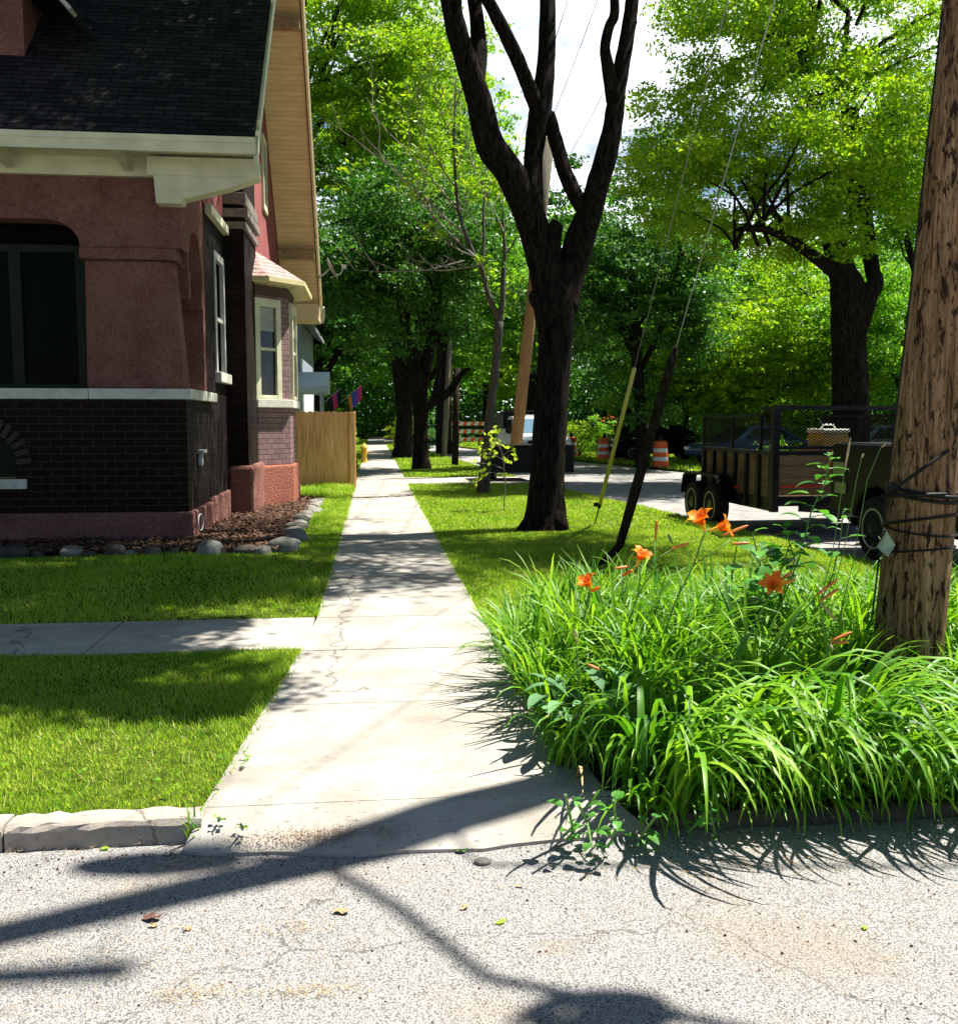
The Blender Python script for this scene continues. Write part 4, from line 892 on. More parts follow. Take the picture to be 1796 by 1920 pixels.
# big tree across the street
Y = 25.5
rp = [
 (pxpath([(1590, 870), (1592, 800), (1594, 740), (1590, 640), (1592, 560), (1575, 500), (1560, 440), (1560, 380)], Y), [.62, .52, .48, .46, .50, .36, .28, .22]),
 (pxpath([(1598, 620), (1622, 560), (1640, 530), (1634, 500), (1620, 400), (1610, 300), (1600, 200)], Y, [0, -.1, -.1, 0, .1, .2, .3]), [.40, .30, .22, .2, .2, .16, .1]),
 (pxpath([(1575, 520), (1545, 495), (1510, 470), (1470, 445), (1430, 430), (1380, 430)], Y, [0, -.4, -.9, -1.4, -1.8, -2.2]), [.20, .17, .14, .12, .09, .05]),
 (pxpath([(1560, 450), (1530, 430), (1490, 430), (1460, 410), (1400, 350)], Y, [0, .5, 1, 1.4, 1.8]), [.16, .14, .12, .1, .05]),
 (pxpath([(1562, 400), (1550, 300), (1520, 200), (1500, 80), (1490, -50)], Y, [0, 0, -.3, -.6, -.8]), [.2, .17, .13, .1, .05]),
 (pxpath([(1600, 420), (1595, 300), (1580, 160), (1590, 20)], Y), [.18, .14, .1, .06])]
tree('spreading_shade_tree', 'massive dark trunked tree with a wide bright lime crown behind the trailer', 'tree', tuple(P(1590, 872, Y)), rp,
 [(10.2, 25, 9.8, 4.2, 3.6, 2.4, 3.2), (12.5, 26, 12.5, 4.4, 4, 3.0, 3), (8.0, 24.5, 7.6, 2.6, 2.8, 1.4, 1.6), (14.2, 25.5, 8.6, 2.2, 3, 2.0, 1.2), (9.5, 24.5, 13.5, 3, 3, 2, 1.3), (10.8, 24.5, 6.4, 2.6, 2.2, 1.0, .9), (11, 23, 8, 3, 1.5, 1.2, 1.0)], 330, .8, 250, .15, M['lf_lime'], M['bark'], limbs=44,
 attach=[q for i in range(1, 6) for q in rp[i][0][2:]] + rp[0][0][-3:], shell=.35, filt=lambda c: (c[:, 0] / c[:, 1] > .27), sides=12, flat=.42)
# more trees across the street
def simple_tree(label, x, y, h, r, mat, bark='bark', name='roadside_tree', leaf=None, nc=110, per=170, lean=0.0, tr=.3, zc=.62, group=None, low=1.0, limbs=10):
    leaf = leaf or max(.16, y * .0055)
    p = [(x, y, 0), (x + lean * .3, y, h * .2), (x + lean * .7, y, h * .38), (x + lean, y, h * .55)]
    p2 = [(x + lean * .4, y, h * .26), (x + lean * .4 + r * .25, y - .3, h * .42), (x + lean + r * .45, y - .5, h * .6)]
    p3 = [(x + lean * .4, y, h * .28), (x + lean * .4 - r * .3, y - .3, h * .44), (x + lean - r * .5, y - .2, h * .6)]
    cx = x + lean
    return tree(name, label, 'tree', (x, y, 0), [(p, [tr * 1.3, tr, tr * .85, tr * .5]), (p2, [tr * .6, tr * .45, tr * .2]), (p3, [tr * .6, tr * .45, tr * .2])],
        [(cx, y, h * zc, r, r * .9, h * (1 - zc) * low, 3), (cx + r * .45, y - .5, h * zc * .85, r * .6, r * .6, h * .2, 1), (cx - r * .5, y, h * zc * .9, r * .55, r * .6, h * .22, 1)], nc, r * .22, per, leaf, mat if not isinstance(mat, str) else M[mat], M[bark],
        limbs=limbs, attach=[p[-1], p2[-1], p3[-1], p[2]], group=group, shell=.25, flat=.55)
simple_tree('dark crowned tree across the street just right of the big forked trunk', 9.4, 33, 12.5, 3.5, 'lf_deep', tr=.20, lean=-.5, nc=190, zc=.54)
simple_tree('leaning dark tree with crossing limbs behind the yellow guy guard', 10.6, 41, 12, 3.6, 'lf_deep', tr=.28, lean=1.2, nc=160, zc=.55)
simple_tree('bushy fresh green tree filling the gap left of the massive trunk', 15.2, 36, 8.6, 4.6, 'lf_lime', tr=.14, nc=230, zc=.52, low=1.05, per=200)
simple_tree('low bushy green tree between two dark trunks across the street', 12.6, 38, 7.2, 3.2, 'lf_mid', tr=.12, nc=130, zc=.5, low=1.0)
simple_tree('leafy tree showing on the right of the massive dark trunk', 19.0, 33, 9.5, 3.8, 'lf_mid', tr=.16, nc=170, zc=.5)
simple_tree('tree with a forked grey stem beside the near wooden pole', 17.0, 28, 15, 3.4, 'lf_mid', tr=.22, nc=120, zc=.66)
simple_tree('tall green tree over the far bend of the street', 8.5, 52, 14, 5.5, 'lf_mid', tr=.35, nc=190)
simple_tree('tall green tree standing deep behind the construction barrels', 16, 54, 15, 6.0, 'lf_mid', tr=.35, nc=200)
simple_tree('far green tree closing the view to the right of the bushy tree', 25, 50, 14, 6.5, 'lf_mid', tr=.35, nc=200)
simple_tree('deep green tree at the far end of the left front lawns', -3.4, 60, 14, 5.5, 'lf_deep', tr=.4, nc=170)
simple_tree('far tree over the street where it disappears', 3.6, 72, 15, 6.5, 'lf_mid', tr=.4, nc=190)
simple_tree('pale green tree behind the far barricade', 9.5, 80, 15, 7, 'lf_lime', tr=.4, nc=170)
simple_tree('tree beyond the white house by the far sidewalk', -6.5, 78, 15, 7, 'lf_mid', tr=.4, nc=150)
# a tree on the near corner outside the frame, it shades the front lawn
tree('corner_tree', 'tree on the street corner whose crown hangs above the near lawn', 'tree', (-6.2, 4.9, 0), [([(-6.2, 4.9, 0), (-6.1, 4.9, 3), (-5.8, 5.2, 6)], [.3, .24, .14])],
 [(1.3, 7.5, 6.9, 1.2, .7, .4, 1.5), (.9, 8.9, 7.4, 1.7, .6, .4, 1.8), (.6, 10.8, 8.0, 2.5, 1.3, .6, 2.6), (-1.8, 9.0, 7.6, 2.0, 1.6, .6, 1.6), (-4.0, 8.0, 7.0, 2.0, 1.5, .8, 1.0), (1.9, 6.75, 6.6, .55, .25, .2, .5), (2.2, 11.8, 8.4, 2.4, 1.0, .5, 1.6)], 170, .42, 330, .13, M['lf_mid'], M['bark'], limbs=8, attach=[(-5.8, 5.2, 6)], filt=lambda c: c[:, 2] > 1.6 + .445 * c[:, 1] + .75)

# far woods: one mass
n = 2600; ang = rng.uniform(-.55, .85, n); dd = rng.uniform(88, 125, n); z = rng.random(n) ** 1.3 * 17 + .3
cs = np.stack([np.sin(ang) * dd, np.cos(ang) * dd, z * (.8 + .3 * np.sin(ang * 23))], 1)
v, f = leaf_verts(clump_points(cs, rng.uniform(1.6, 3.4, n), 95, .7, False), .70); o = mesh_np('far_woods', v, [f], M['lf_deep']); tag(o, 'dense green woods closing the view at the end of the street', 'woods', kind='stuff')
# shrubs
def shrub(label, x, y, rx, ry, h, mat, n=22, per=120, leaf=.12, name='shrub', flowers=None):
    root = thing(name, label, 'shrub', (x, y, 0)); mb = MB()
    for i in range(7): mb.tube([(x, y, 0), (x + random.uniform(-.3, .3) * rx, y + random.uniform(-.3, .3) * ry, h * .4), (x + random.uniform(-.7, .7) * rx, y + random.uniform(-.6, .6) * ry, h * .8)], [.03, .02, .008], 5)
    mb.build('stems', M['bark2'], root)
    cs = in_ellipsoids([(x, y, h * .5, rx, ry, h * .5, 1)], n, .3); v, f = leaf_verts(clump_points(cs, np.full(n, min(rx, h) * .36), per, .7), leaf); mesh_np('foliage', v, [f], M[mat], root)
    if flowers:
        c2 = in_ellipsoids([(x, y - .2, h * .75, rx * .9, ry * .9, h * .3, 1)], 40, .8); v, f = leaf_verts(clump_points(c2, np.full(40, .05), 5), .1); mesh_np('blossoms', v, [f], M[flowers], root)
for a in [('lime green shrub beside the far sidewalk', 1.9, 52, 1.3, 1.6, 2.2, 'lf_yel'), ('orange flowering lily patch at the edge of the far sidewalk', 1.6, 44, 1.0, 1.6, .8, 'lf_lime', 22, 120, .12, 'shrub', 'bud'),
          ('shrub with yellow green leaves along the left side of the far sidewalk', -1.1, 38, .5, 1.6, 1.5, 'lf_lime'), ('low dark clipped shrub beside the hydrant', -.9, 31, .35, .8, .55, 'lf_deep'), ('green bush right behind the leftmost construction barrel', 9.4, 43.5, 1.4, 1.2, 1.5, 'lf_lime'),
          ('dark rounded bush in the yard behind the leaning guard', 11.6, 41, 1.6, 1.2, 1.6, 'lf_deep'), ('bush with orange blossoms in the yard across the street', 10.7, 45, 1.0, .8, 1.9, 'lf_mid', 22, 120, .12, 'shrub', 'forange'),
          ('wide dark bush in shade at the far bend', 4.6, 62, 2.2, 1.5, 1.4, 'lf_deep'), ('low green bush beneath the massive tree', 14.5, 31, 2.0, 1.0, 1.1, 'lf_mid')]: shrub(*a)

# sapling with yellow leaves
SB = G(946, 958); Y = SB.y
sp = thing('sapling', 'slender sapling with yellow green leaves in front of the half dead tree', 'sapling', tuple(SB)); mb = MB()
mb.tube(pxpath([(944, 958), (946, 930), (947, 900), (944, 868), (938, 835), (925, 805)], Y), [.011, .010, .010, .009, .007, .004], 6)
brs = [((947, 896), (905, 885)), ((946, 880), (895, 868)), ((945, 872), (958, 850)), ((943, 862), (905, 850)), ((940, 845), (915, 820)), ((943, 855), (962, 845)), ((947, 890), (925, 893))]
for a, b_ in brs: mb.tube([P(*a, Y), P((a[0] + b_[0]) / 2, (a[1] + b_[1]) / 2 - 4, Y - .1), P(*b_, Y - .15)], [.007, .006, .003], 5)
mb.build('stem', M['twig'], sp)
pts = []
for c_ in [(925, 805), (915, 820), (905, 835), (920, 835), (905, 850), (925, 850), (935, 828), (945, 836), (958, 845), (962, 862), (950, 860), (890, 868), (905, 885), (893, 905), (900, 895), (930, 812), (912, 862)]:
    for _ in range(6): q = P(c_[0] + random.uniform(-8, 8), c_[1] + random.uniform(-8, 8), Y + random.uniform(-.2, .2)); pts.append(tuple(q))
v, f = leaf_verts(np.array(pts), .085, up=.2, elong=.8); mesh_np('leaves', v, [f], M['lf_yel'], sp)

# ------------------------------------------------------------------ utility poles, guys and wires
PB = Vector((2.885, 4.90, 0)); PT = Vector((2.885 + 10.6 * .060, 4.90, 10.6))
pole = thing('utility_pole', 'thick weathered brown wooden pole with spots in the lily bed', 'utility pole', tuple(PB))
mb = MB(); NZ = 40; vs = []; fs = []; NS = 40
for j in range(NZ + 1):
    t = j / NZ; c = PB.lerp(PT, t); r = .184 - .100 * t
    for k in range(NS):
        a = 2 * math.pi * k / NS; rr = r * (1 + .014 * math.sin(5 * a + .3 * j) + .010 * math.sin(11 * a + 1) + random.uniform(-.006, .006)); vs.append((c.x + rr * math.cos(a), c.y + rr * math.sin(a), c.z - .1 * (j == 0)))
for j in range(NZ):
    for k in range(NS): fs.append((j * NS + k, j * NS + (k + 1) % NS, (j + 1) * NS + (k + 1) % NS, (j + 1) * NS + k))
fs.append(tuple(range(NZ * NS, NZ * NS + NS))); mb.add(vs, fs); mb.build('pole_shaft', M['pole'], pole, smooth=True)
MB().box(PT.x - .7, PT.x + .7, 4.70, 4.80, 10.3, 10.4).build('crossarm', M['oldpole'], pole)
tf = MB(); tf.blob((3.03, 5.06, 8.0), (.33, .11, .09), rough=.02, nu=20, nv=12); tf.build('lamp_head', M['grayp'], pole, smooth=True)
MB().tube([(3.36, 4.98, 7.6), (3.36, 5.06, 7.95), (3.25, 5.06, 8.02)], .025, 8).build('lamp_arm', M['grayp'], pole, smooth=True)
MB().tube([(3.32, 4.78, 7.2), (3.45, 4.45, 7.0), (3.61, 3.96, 6.8), (3.91, 3.75, 6.62), (5, 3.2, 6.6), (9, 2, 7)], .028, 6).build('drooping_cable', M['cable'], pole, smooth=True)
MB().tube([(3.2, 4.75, 6.0), (3.3, 4.56, 6.0), (5, 4.36, 6.0), (20, 3, 7.0)], .014, 6).build('side_cable', M['cable'], pole, smooth=True)
coil = MB(); Rc = random.Random(8)  # unseen coil of cable, added to cast a shadow blob on the asphalt
for k in range(16):
    rr = Rc.uniform(.03, .22); cx0, cy0 = 3.78 + Rc.uniform(-.05, .05), 3.70 + Rc.uniform(-.03, .03); coil.tube([(cx0 + rr * math.cos(a), cy0 + rr * .55 * math.sin(a), 6.60 + .05 * math.sin(2 * a + k) + Rc.uniform(-.02, .02)) for a in np.linspace(0, 6.283, 21)], .016, 5, caps=False)
coil.build('shadow_coil', M['cable'], pole, smooth=True)
def pole_c(z): return PB.lerp(PT, z / 10.6)
def pole_r(z): return .184 - .100 * z / 10.6
def wrap(name, z0, tilt, turns, r, label, drop=0):
    mb = MB(); pts = []
    for i in range(int(28 * turns) + 1):
        a = 2 * math.pi * i / 28; z = z0 + tilt * math.sin(a - .6) + drop * i / (28 * turns); c = pole_c(z); R_ = pole_r(z) + r * .9 + .003
        pts.append((c.x + R_ * math.cos(a), c.y + R_ * math.sin(a), z))
    mb.tube(pts, r, 6); o = mb.build(name, M['cable'], pole, smooth=True); return o
z1 = 1.6 - (930 - 790) / 1800 * 4.75
wrap('cable_wrap', z1, .03, 1.0, .012, ''); wrap('cable_wrap', z1 - .03, .03, 1.0, .010, '')
wrap('cable_wrap', 1.6 - 200 / 1800 * 4.75, -.035, 1.0, .008, ''); wrap('cable_wrap', 1.6 - 222 / 1800 * 4.75, .02, 1.0, .006, ''); wrap('cable_wrap', 1.6 - 262 / 1800 * 4.75, -.025, 1.0, .006, '')
for a, b_, r in [((1650, 935), (1840, 800), .010), ((1650, 930), (1840, 925), .011)]:
    q = [P(a[0], a[1], 4.78), P((a[0] + b_[0]) / 2, (a[1] + b_[1]) / 2, 4.66), P(b_[0], b_[1], 4.9), P(b_[0] + 400, b_[1] - (150 if r == .010 else 20), 6.5)]
    MB().tube(q, r, 6).build('cable_tail', M['cable'], pole, smooth=True)
mb = MB(); mb.add([P(1643, 1026, 4.80), P(1662, 996, 4.72), P(1670, 1010, 4.70), P(1678, 1022, 4.69), P(1664, 1044, 4.70), P(1652, 1034, 4.75)], [(0, 1, 2, 3, 4, 5)]); mb.build('torn_tag', plain('pale_green_scrap', (.35, .42, .34), .7), pole)
mb = MB(); mb.tube([P(1634, 1160, 4.85), P(1700, 600, 4.85), P(1766, 20, 4.85)], .005, 5); mb.build('ground_wire', M['cable'], pole)

def guy(label, foot, guard_px, r, mat, top, glabel):
    foot = Vector(foot); top = Vector(top); root = thing('guy_wire', label, 'guy wire', tuple(foot)); d = (top - foot)
    MB().tube([foot, foot + d * .5, top], .006, 5).build('wire', M['steelw'], root)
    return root, d
f1 = G(1115, 983); t1 = Vector((PT.x - .1, 5.02, 10.2)); r1, d1 = guy('guy wire in a faded yellow plastic guard right of the big dark trunk', f1, None, .03, None, t1, '')
a0 = f1 + d1 * .035; L1 = (P(1172, 645, 13).z) ; u = d1.normalized(); a1 = f1 + u * 3.15
MB().tube([f1 + u * .50, f1 + u * 2, a1], [.032, .030, .028], 10).build('guard', M['yellow'], r1, smooth=True)
MB().tube([f1 + u * .02, f1 + u * .5], [.010, .010], 6).box(f1.x - .02, f1.x + .08, f1.y - .03, f1.y + .03, .28, .34).tube([f1 + u * .40, f1 + u * .52], [.03, .03], 8).build('anchor_rod', M['blackm'], r1)
f2 = G(1152, 1056); t2 = Vector((PT.x - .1, 5.02, 8.6)); r2, d2 = guy('guy wire in a thick dark vine covered guard leaning over the verge', f2, None, .06, None, t2, '')
u2 = d2.normalized(); MB().tube([f2 + Vector((-.28, -.22, -.01)), f2 + Vector((-.12, -.08, .05)), f2 + u2 * .25, f2 + u2 * 1.0, f2 + u2 * 2.0, f2 + u2 * 2.6, f2 + u2 * 2.75], [.025, .040, .050, .053, .050, .045, .02], 12, rough=.10).build('guard', M['barkg'], r2, smooth=True)

def simple_pole(label, px, py, Y, wpx, topx, topy, mat):
    b = P(px, py, Y); t = P(topx, topy, Y); root = thing('utility_pole', label, 'utility pole', tuple(b)); r = wpx * Y / 1800 / 2
    MB().tube([b, b.lerp(t, .5), t], [r, r * .93, r * .84], 14, rough=.01).build('pole_shaft', M[mat], root, smooth=True); return root, b, t
rr_, b_, t_ = simple_pole('fresh orange wooden pole leaning in front of the white truck', 962, 885, 28.5, 23, 1030, 260, 'newpole')
MB().tube([t_ + (b_ - t_) * .42, t_ + (b_ - t_) * .0], [.172, .158], 14).build('weathered_pole_top', M['oldpole'], rr_, smooth=True)
simple_pole('pale thin wooden pole in the distance over the street edge', 832, 857, 43, 11, 845, 620, 'oldpole')
simple_pole('dark brown pole just right of the pale distant pole', 853, 874, 35, 13, 856, 690, 'barkg')
def wire(label, a, b, sag, r=.008, mat='steelw'):
    a = Vector(a); b = Vector(b); pts = [a.lerp(b, t) + Vector((0, 0, -sag * 4 * t * (1 - t))) for t in np.linspace(0, 1, 15)]
    o = MB().tube(pts, r, 5).build('overhead_wire', M[mat], None, smooth=True, loc=tuple(a)); tag(o, label, 'wire')
fr = P(1030, 262, 28.5)
wire('overhead line passing close right of the two forked stems', (PT.x - .6, 4.75, 10.42), (fr.x - 1, 28.4, fr.z - .4), .5)
wire('second overhead line crossing the pale gap of sky', (PT.x - .2, 4.75, 10.42), (fr.x - .4, 28.4, fr.z - .4), .6)
wire('third overhead line crossing the pale gap of sky', (PT.x + .6, 4.75, 10.42), (fr.x + .6, 28.4, fr.z - .4), .6)
wire('thin black service line drooping across the trees on the right', P(1060, 290, 28.4), P(1640, 365, 24), .6, .012)
wire('low thin line in front of the bushy green trees', P(1260, 560, 30), P(1660, 520, 22), .25, .010, 'cable')

# ------------------------------------------------------------------ construction barrels, signs, barricade, hydrant
def barrel(p, label, first=[None]):
    if first[0] is None:
        r = thing('construction_barrel', label, 'traffic barrel', tuple(p), 0, 'orange and white barrels along the far side of the street'); first[0] = r
        MB().lathe([(.36, 0), (.37, .05), (.33, .08), (.30, .09)], (0, 0, 0), 24, M['tyre']).build('rubber_base', M['tyre'], r, local=True)
        segs_ = [('orange', .09, .30, .29, .285), ('whiter', .302, .44, .283, .275), ('orange', .442, .60, .27, .262), ('whiter', .602, .74, .258, .252), ('orange', .742, .96, .245, .235)]
        for m_, z0, z1, r0, r1_ in segs_: MB().lathe([(r0 - .01, z0), (r0, z0 + .01), (r1_, z1 - .012), (r1_ - .008, z1)], (0, 0, 0), 24).build('band', M[m_], r, smooth=False, local=True)
        MB().lathe([(.23, .96), (.19, .99), (.05, 1.0)], (0, 0, 0), 20).build('top_cap', M['orange'], r, local=True)
        MB().box(-.05, .05, -.03, .03, .995, 1.05).lathe([(.07, 0), (.08, .03), (.07, .12), (.03, .14)], (0, 0, 1.04), 12).build('lamp', M['blackm'], r, local=True)
        return r
    c = copy_tree(first[0]); c.location = p; c['label'] = label; return c
barrel(G(1237, 880, ROADZ), 'nearest orange and white barrel right of the dark leaning guard')
barrel(G(1132, 866, ROADZ), 'orange and white barrel half hidden by the yellow guy guard')
barrel(G(1070, 861, ROADZ), 'farthest orange and white barrel just right of the big dark trunk')
sg = thing('road_sign', 'small lime green sign on a thin post behind the farthest barrel', 'sign', (8.9, 44, 0))
p = P(1063, 806, 44); sg.location = (p.x, 44, 0)
MB().tube([(p.x, 44, 0), (p.x, 44, 1.9)], .03, 6).build('post', M['blackm'], sg); MB().box(p.x - .22, p.x + .22, 43.95, 43.965, p.z - .35, p.z + .38).build('sign_panel', M['signg'], sg)
p = G(872, 838); bq = thing('road_barricade', 'orange and white striped barricade far down the street', 'barricade', (p.x, p.y, 0)); 
p = Vector((P(872, 820, 62).x, 62, 0))
bq.location = p; mb = MB()
for xx in (-.9, .9): mb.bar((p.x + xx, 61.7, ROADZ), (p.x + xx, 62, 1.7), .06, .06); mb.bar((p.x + xx, 62.3, ROADZ), (p.x + xx, 62, 1.7), .06, .06)
mb.build('frame', M['blackm'], bq)
for zz in (.45, .95, 1.45):
    pl = MB().box(p.x - 1.2, p.x + 1.2, 61.72, 61.76, zz - .12, zz + .12).build('rail', M['whiter'], bq); st = MB()
    for k in range(5): st.prism([(p.x - 1.15 + k * .48, 61.71, zz - .118), (p.x - .91 + k * .48, 61.71, zz - .118), (p.x - .79 + k * .48, 61.71, zz + .118), (p.x - 1.03 + k * .48, 61.71, zz + .118)], (0, .008, 0))
    st.build('stripes', M['orange'], pl)
hp = G(683, 868); hy = thing('fire_hydrant', 'small yellow hydrant beyond the end of the wooden fence', 'hydrant', tuple(hp))
MB().lathe([(.16, 0), (.16, .04), (.11, .05), (.11, .55), (.14, .56), (.14, .60), (.11, .66), (.05, .73), (.03, .78)], hp, 16).build('barrel', M['hydrant'], hy)
MB().lathe([(.05, -.18), (.05, .18)], hp + Vector((0, 0, .42)), 10, axis='X').build('nozzle', M['hydrant'], hy)

# ------------------------------------------------------------------ vehicles
def wheel(root, c, r, w, side, rimr=.6, rimmat='rim', part_=True):
    """wheel with its axis along local X; side = +-1 the outside"""
    x0 = c[0]; t = MB(); t.lathe([(r * .62, -w / 2), (r * .92, -w / 2), (r, -w * .36), (r, w * .36), (r * .92, w / 2), (r * .62, w / 2)], c, 28, axis='X')
    ty = t.build('wheel', M['tyre'], root, local=True)
    rm = MB(); rm.lathe([(r * rimr, w * .30 * side), (r * rimr * 1.0, w * .52 * side), (r * rimr * .90, w * .53 * side), (r * rimr * .86, w * .34 * side), (r * .30, w * .40 * side), (r * .26, w * .50 * side), (r * .05, w * .50 * side)], c, 24, axis='X')
    rm.build('rim', M[rimmat], ty, local=True)
    hl = MB()
    for k in range(6):
        a = k * math.pi / 3 + .3; q = (c[0] + side * w * .385, c[1] + r * .44 * math.cos(a), c[2] + r * .44 * math.sin(a)); hl.lathe([(r * .085, -.01), (r * .085, .012)], q, 10, axis='X')
    hl.build('rim_holes', M['rimdk'], ty, local=True)
    return ty
# landscaping trailer
TX0, TX1, TY0, TY1 = 5.62, 7.75, 13.05, 15.75
trl = thing('utility_trailer', 'black stake trailer with mesh sides and plank walls on the street', 'trailer', (TX0, TY0, ROADZ), math.radians(1.8))
def tb(n, m, mb, par=None, **k): return mb.build(n, M[m] if isinstance(m, str) else m, par or trl, local=True, **k)
Wd, Ln = TX1 - TX0, TY1 - TY0; z0, z1, z2, z3 = .60, 1.20, 1.78, 1.90
mb = MB(); mb.box(0, Wd, 0, Ln, z0 - .12, z0 - .02); mb.box(.0, .08, -.02, Ln, z0 - .2, z0 - .121); mb.box(Wd - .08, Wd, -.02, Ln, z0 - .2, z0 - .121)
mb.box(-.02, .05, -.03, Ln + .02, z1, z1 + .06); mb.box(Wd - .05, Wd + .02, -.03, Ln + .02, z1, z1 + .06); mb.box(0, Wd, -.035, .03, z1 + .001, z1 + .062); mb.box(0, Wd, -.05, .03, z0 - .12, z0 + .02)
for k in range(7):
    yy = .04 + k * (Ln - .12) / 6
    for xx in (-.045, Wd - .005): mb.box(xx, xx + .05, yy - .045, yy + .045, z0 - .18, z1)
for xx in (-.04, Wd * .5 - .03, Wd - .02): mb.box(xx, xx + .07, -.06, -.036 + .0, z0 - .05, z1)
mb.box(-.05, .045, -.08, .02, z0 - .2, z3); mb.box(Wd - .04, Wd + .05, -.08, .02, z0 - .2, z3)
for xx in (-.02, Wd - .03):
    mb.box(xx, xx + .04, .42, .46, z1, z2); mb.box(xx, xx + .04, Ln - .05, Ln, z1, z2); mb.box(xx, xx + .04, 1.45, 1.49, z1 + .061, z2 - .041); mb.box(xx, xx + .04, .46, Ln - .05, z2 - .04, z2); mb.box(xx, xx + .045, .021, .42, z3 - .06, z3 - .01)
mb.box(.046, Wd - .041, -.07, -.02, z3 - .06, z3); mb.box(.046, Wd - .041, -.07, -.02, z1 + .09, z1 + .13)
mb.box(-.05, .4, Ln, Ln + .35, .52, .66)
tb('frame', 'blackm', mb)
mb = MB(); 
for xx in (.012, Wd - .035): mb.box(xx, xx + .025, .05, Ln - .03, z0, z1 - .005)
mb.box(.05, Wd - .05, -.03, -.005, z0 + .03, z1 - .005); tb('plank_wall', 'plank', mb)
tb('deck', 'plank', MB().box(.05, Wd - .05, .04, Ln - .05, z0 - .018, z0 + .02))
tb('reflector_strip', 'redl', MB().box(.08, .75, -.046, -.031, z0 + .15, z0 + .175))
def mesh_panel(name, o_, u, v_, L, Hh, pitch=.062):
    mb = MB(); o_ = Vector(o_); u = Vector(u); v_ = Vector(v_); slope = .62; n = int(L / pitch)
    span = Hh / slope
    for s in (1, -1):
        x = -span
        while x < L + span:
            a = (x, 0); b = (x + s * span, Hh)
            # clip to 0..L
            pa, pb = list(a), list(b)
            if abs(pb[0] - pa[0]) > 1e-6:
                def clip(p, q, lim, low):
                    if (p[0] < lim) if low else (p[0] > lim):
                        t = (lim - p[0]) / (q[0] - p[0]); 
                        if t < 0 or t > 1: return None
                        return [lim, p[1] + (q[1] - p[1]) * t]
                    return p
                ok = True
                for lim, low in ((0, True), (L, False)):
                    c1 = clip(pa, pb, lim, low); 
                    if c1 is None: ok = False; break
                    c2 = clip(pb, pa, lim, low)
                    if c2 is None: ok = False; break
                    pa, pb = c1, c2
                if ok and abs(pa[0] - pb[0]) > .005: mb.bar(o_ + u * pa[0] + v_ * pa[1], o_ + u * pb[0] + v_ * pb[1], .008, .003, up=u.cross(v_))
            x += pitch
    return tb(name, 'meshm', mb)
mesh_panel('side_mesh', (0, .46, z1 + .06), (0, 1, 0), (0, 0, 1), Ln - .51, z2 - z1 - .10, .085)
mesh_panel('side_mesh', (Wd - .01, .46, z1 + .06), (0, 1, 0), (0, 0, 1), Ln - .51, z2 - z1 - .10, .085)
mesh_panel('corner_mesh', (0, .03, z1 + .06), (0, 1, 0), (0, 0, 1), .39, z3 - z1 - .12)
mesh_panel('front_mesh', (.05, -.045, z1 + .13), (1, 0, 0), (0, 0, 1), Wd - .1, z3 - z1 - .19)
for yy in (Ln - .98, Ln - .18):
    for xx, s in ((-.16, -1), (Wd + .16, 1)): wheel(trl, (xx, yy, .345), .345, .20, s, .66)
for xx in (-.28, Wd + .03):
    mb = MB(); pr = [(Ln + .28, .50), (Ln + .20, .78), (Ln + .05, .84), (Ln - 1.2, .84), (Ln - 1.38, .76), (Ln - 1.46, .50)]
    for (ya, za), (yb, zb) in zip(pr, pr[1:]): mb.bar((xx + .125, ya, za), (xx + .125, yb, zb), .25, .03, up=(1, 0, 0)) if False else mb.prism([(xx, ya, za), (xx, yb, zb), (xx, yb, zb - .03), (xx, ya, za - .03)], (.25, 0, 0))
    tb('fender', 'blackp', mb)
tb('tail_lamp', 'redl', MB().box(-.10, -.051, Ln - 1.62, Ln - 1.58, .66, .70)); tb('drawbar', 'blackm', MB().bar((.4, 0, .45), (Wd / 2, -.7, .45), .08, .1).bar((Wd - .4, 0, .45), (Wd / 2, -.7, .45), .08, .1))
tb('safety_chain', 'blackm', MB().tube([(-.06, .95, .95), (-.07, 1.0, .7), (-.06, .98, .5), (-.10, .92, .42)], .008, 5))
cl = thing('cooler', 'cream and yellow cooler riding inside the stake trailer', 'cooler', (6.75, 13.75, 1.22), .3)
MB().box(-.24, .24, -.17, .17, 0, .20).build('body', M['coolery'], cl, local=True, bevel=.02); MB().box(-.255, .255, -.185, .185, .202, .27).build('lid', M['cooler'], cl, local=True, bevel=.02)
MB().tube([(-.14, 0, .27), (-.10, 0, .33), (.10, 0, .33), (.14, 0, .27)], .012, 6).build('handle', M['whiter'], cl, local=True)
cb = thing('wooden_crate', 'planked crate the cooler rests on inside the trailer', 'crate', (6.75, 13.80, ROADZ + .622), .3)
mb = MB()
for k in range(4): mb.box(-.33, .33, -.27, -.25, .01 + k * .168, .165 + k * .168); mb.box(-.33, .33, .25, .27, .01 + k * .168, .165 + k * .168)
for xx in (-.35, .33): mb.box(xx, xx + .02, -.25, .25, 0, .66)
mb.box(-.35, .35, -.272, .272, .662, .675); mb.build('boards', M['plank'], cb, local=True)

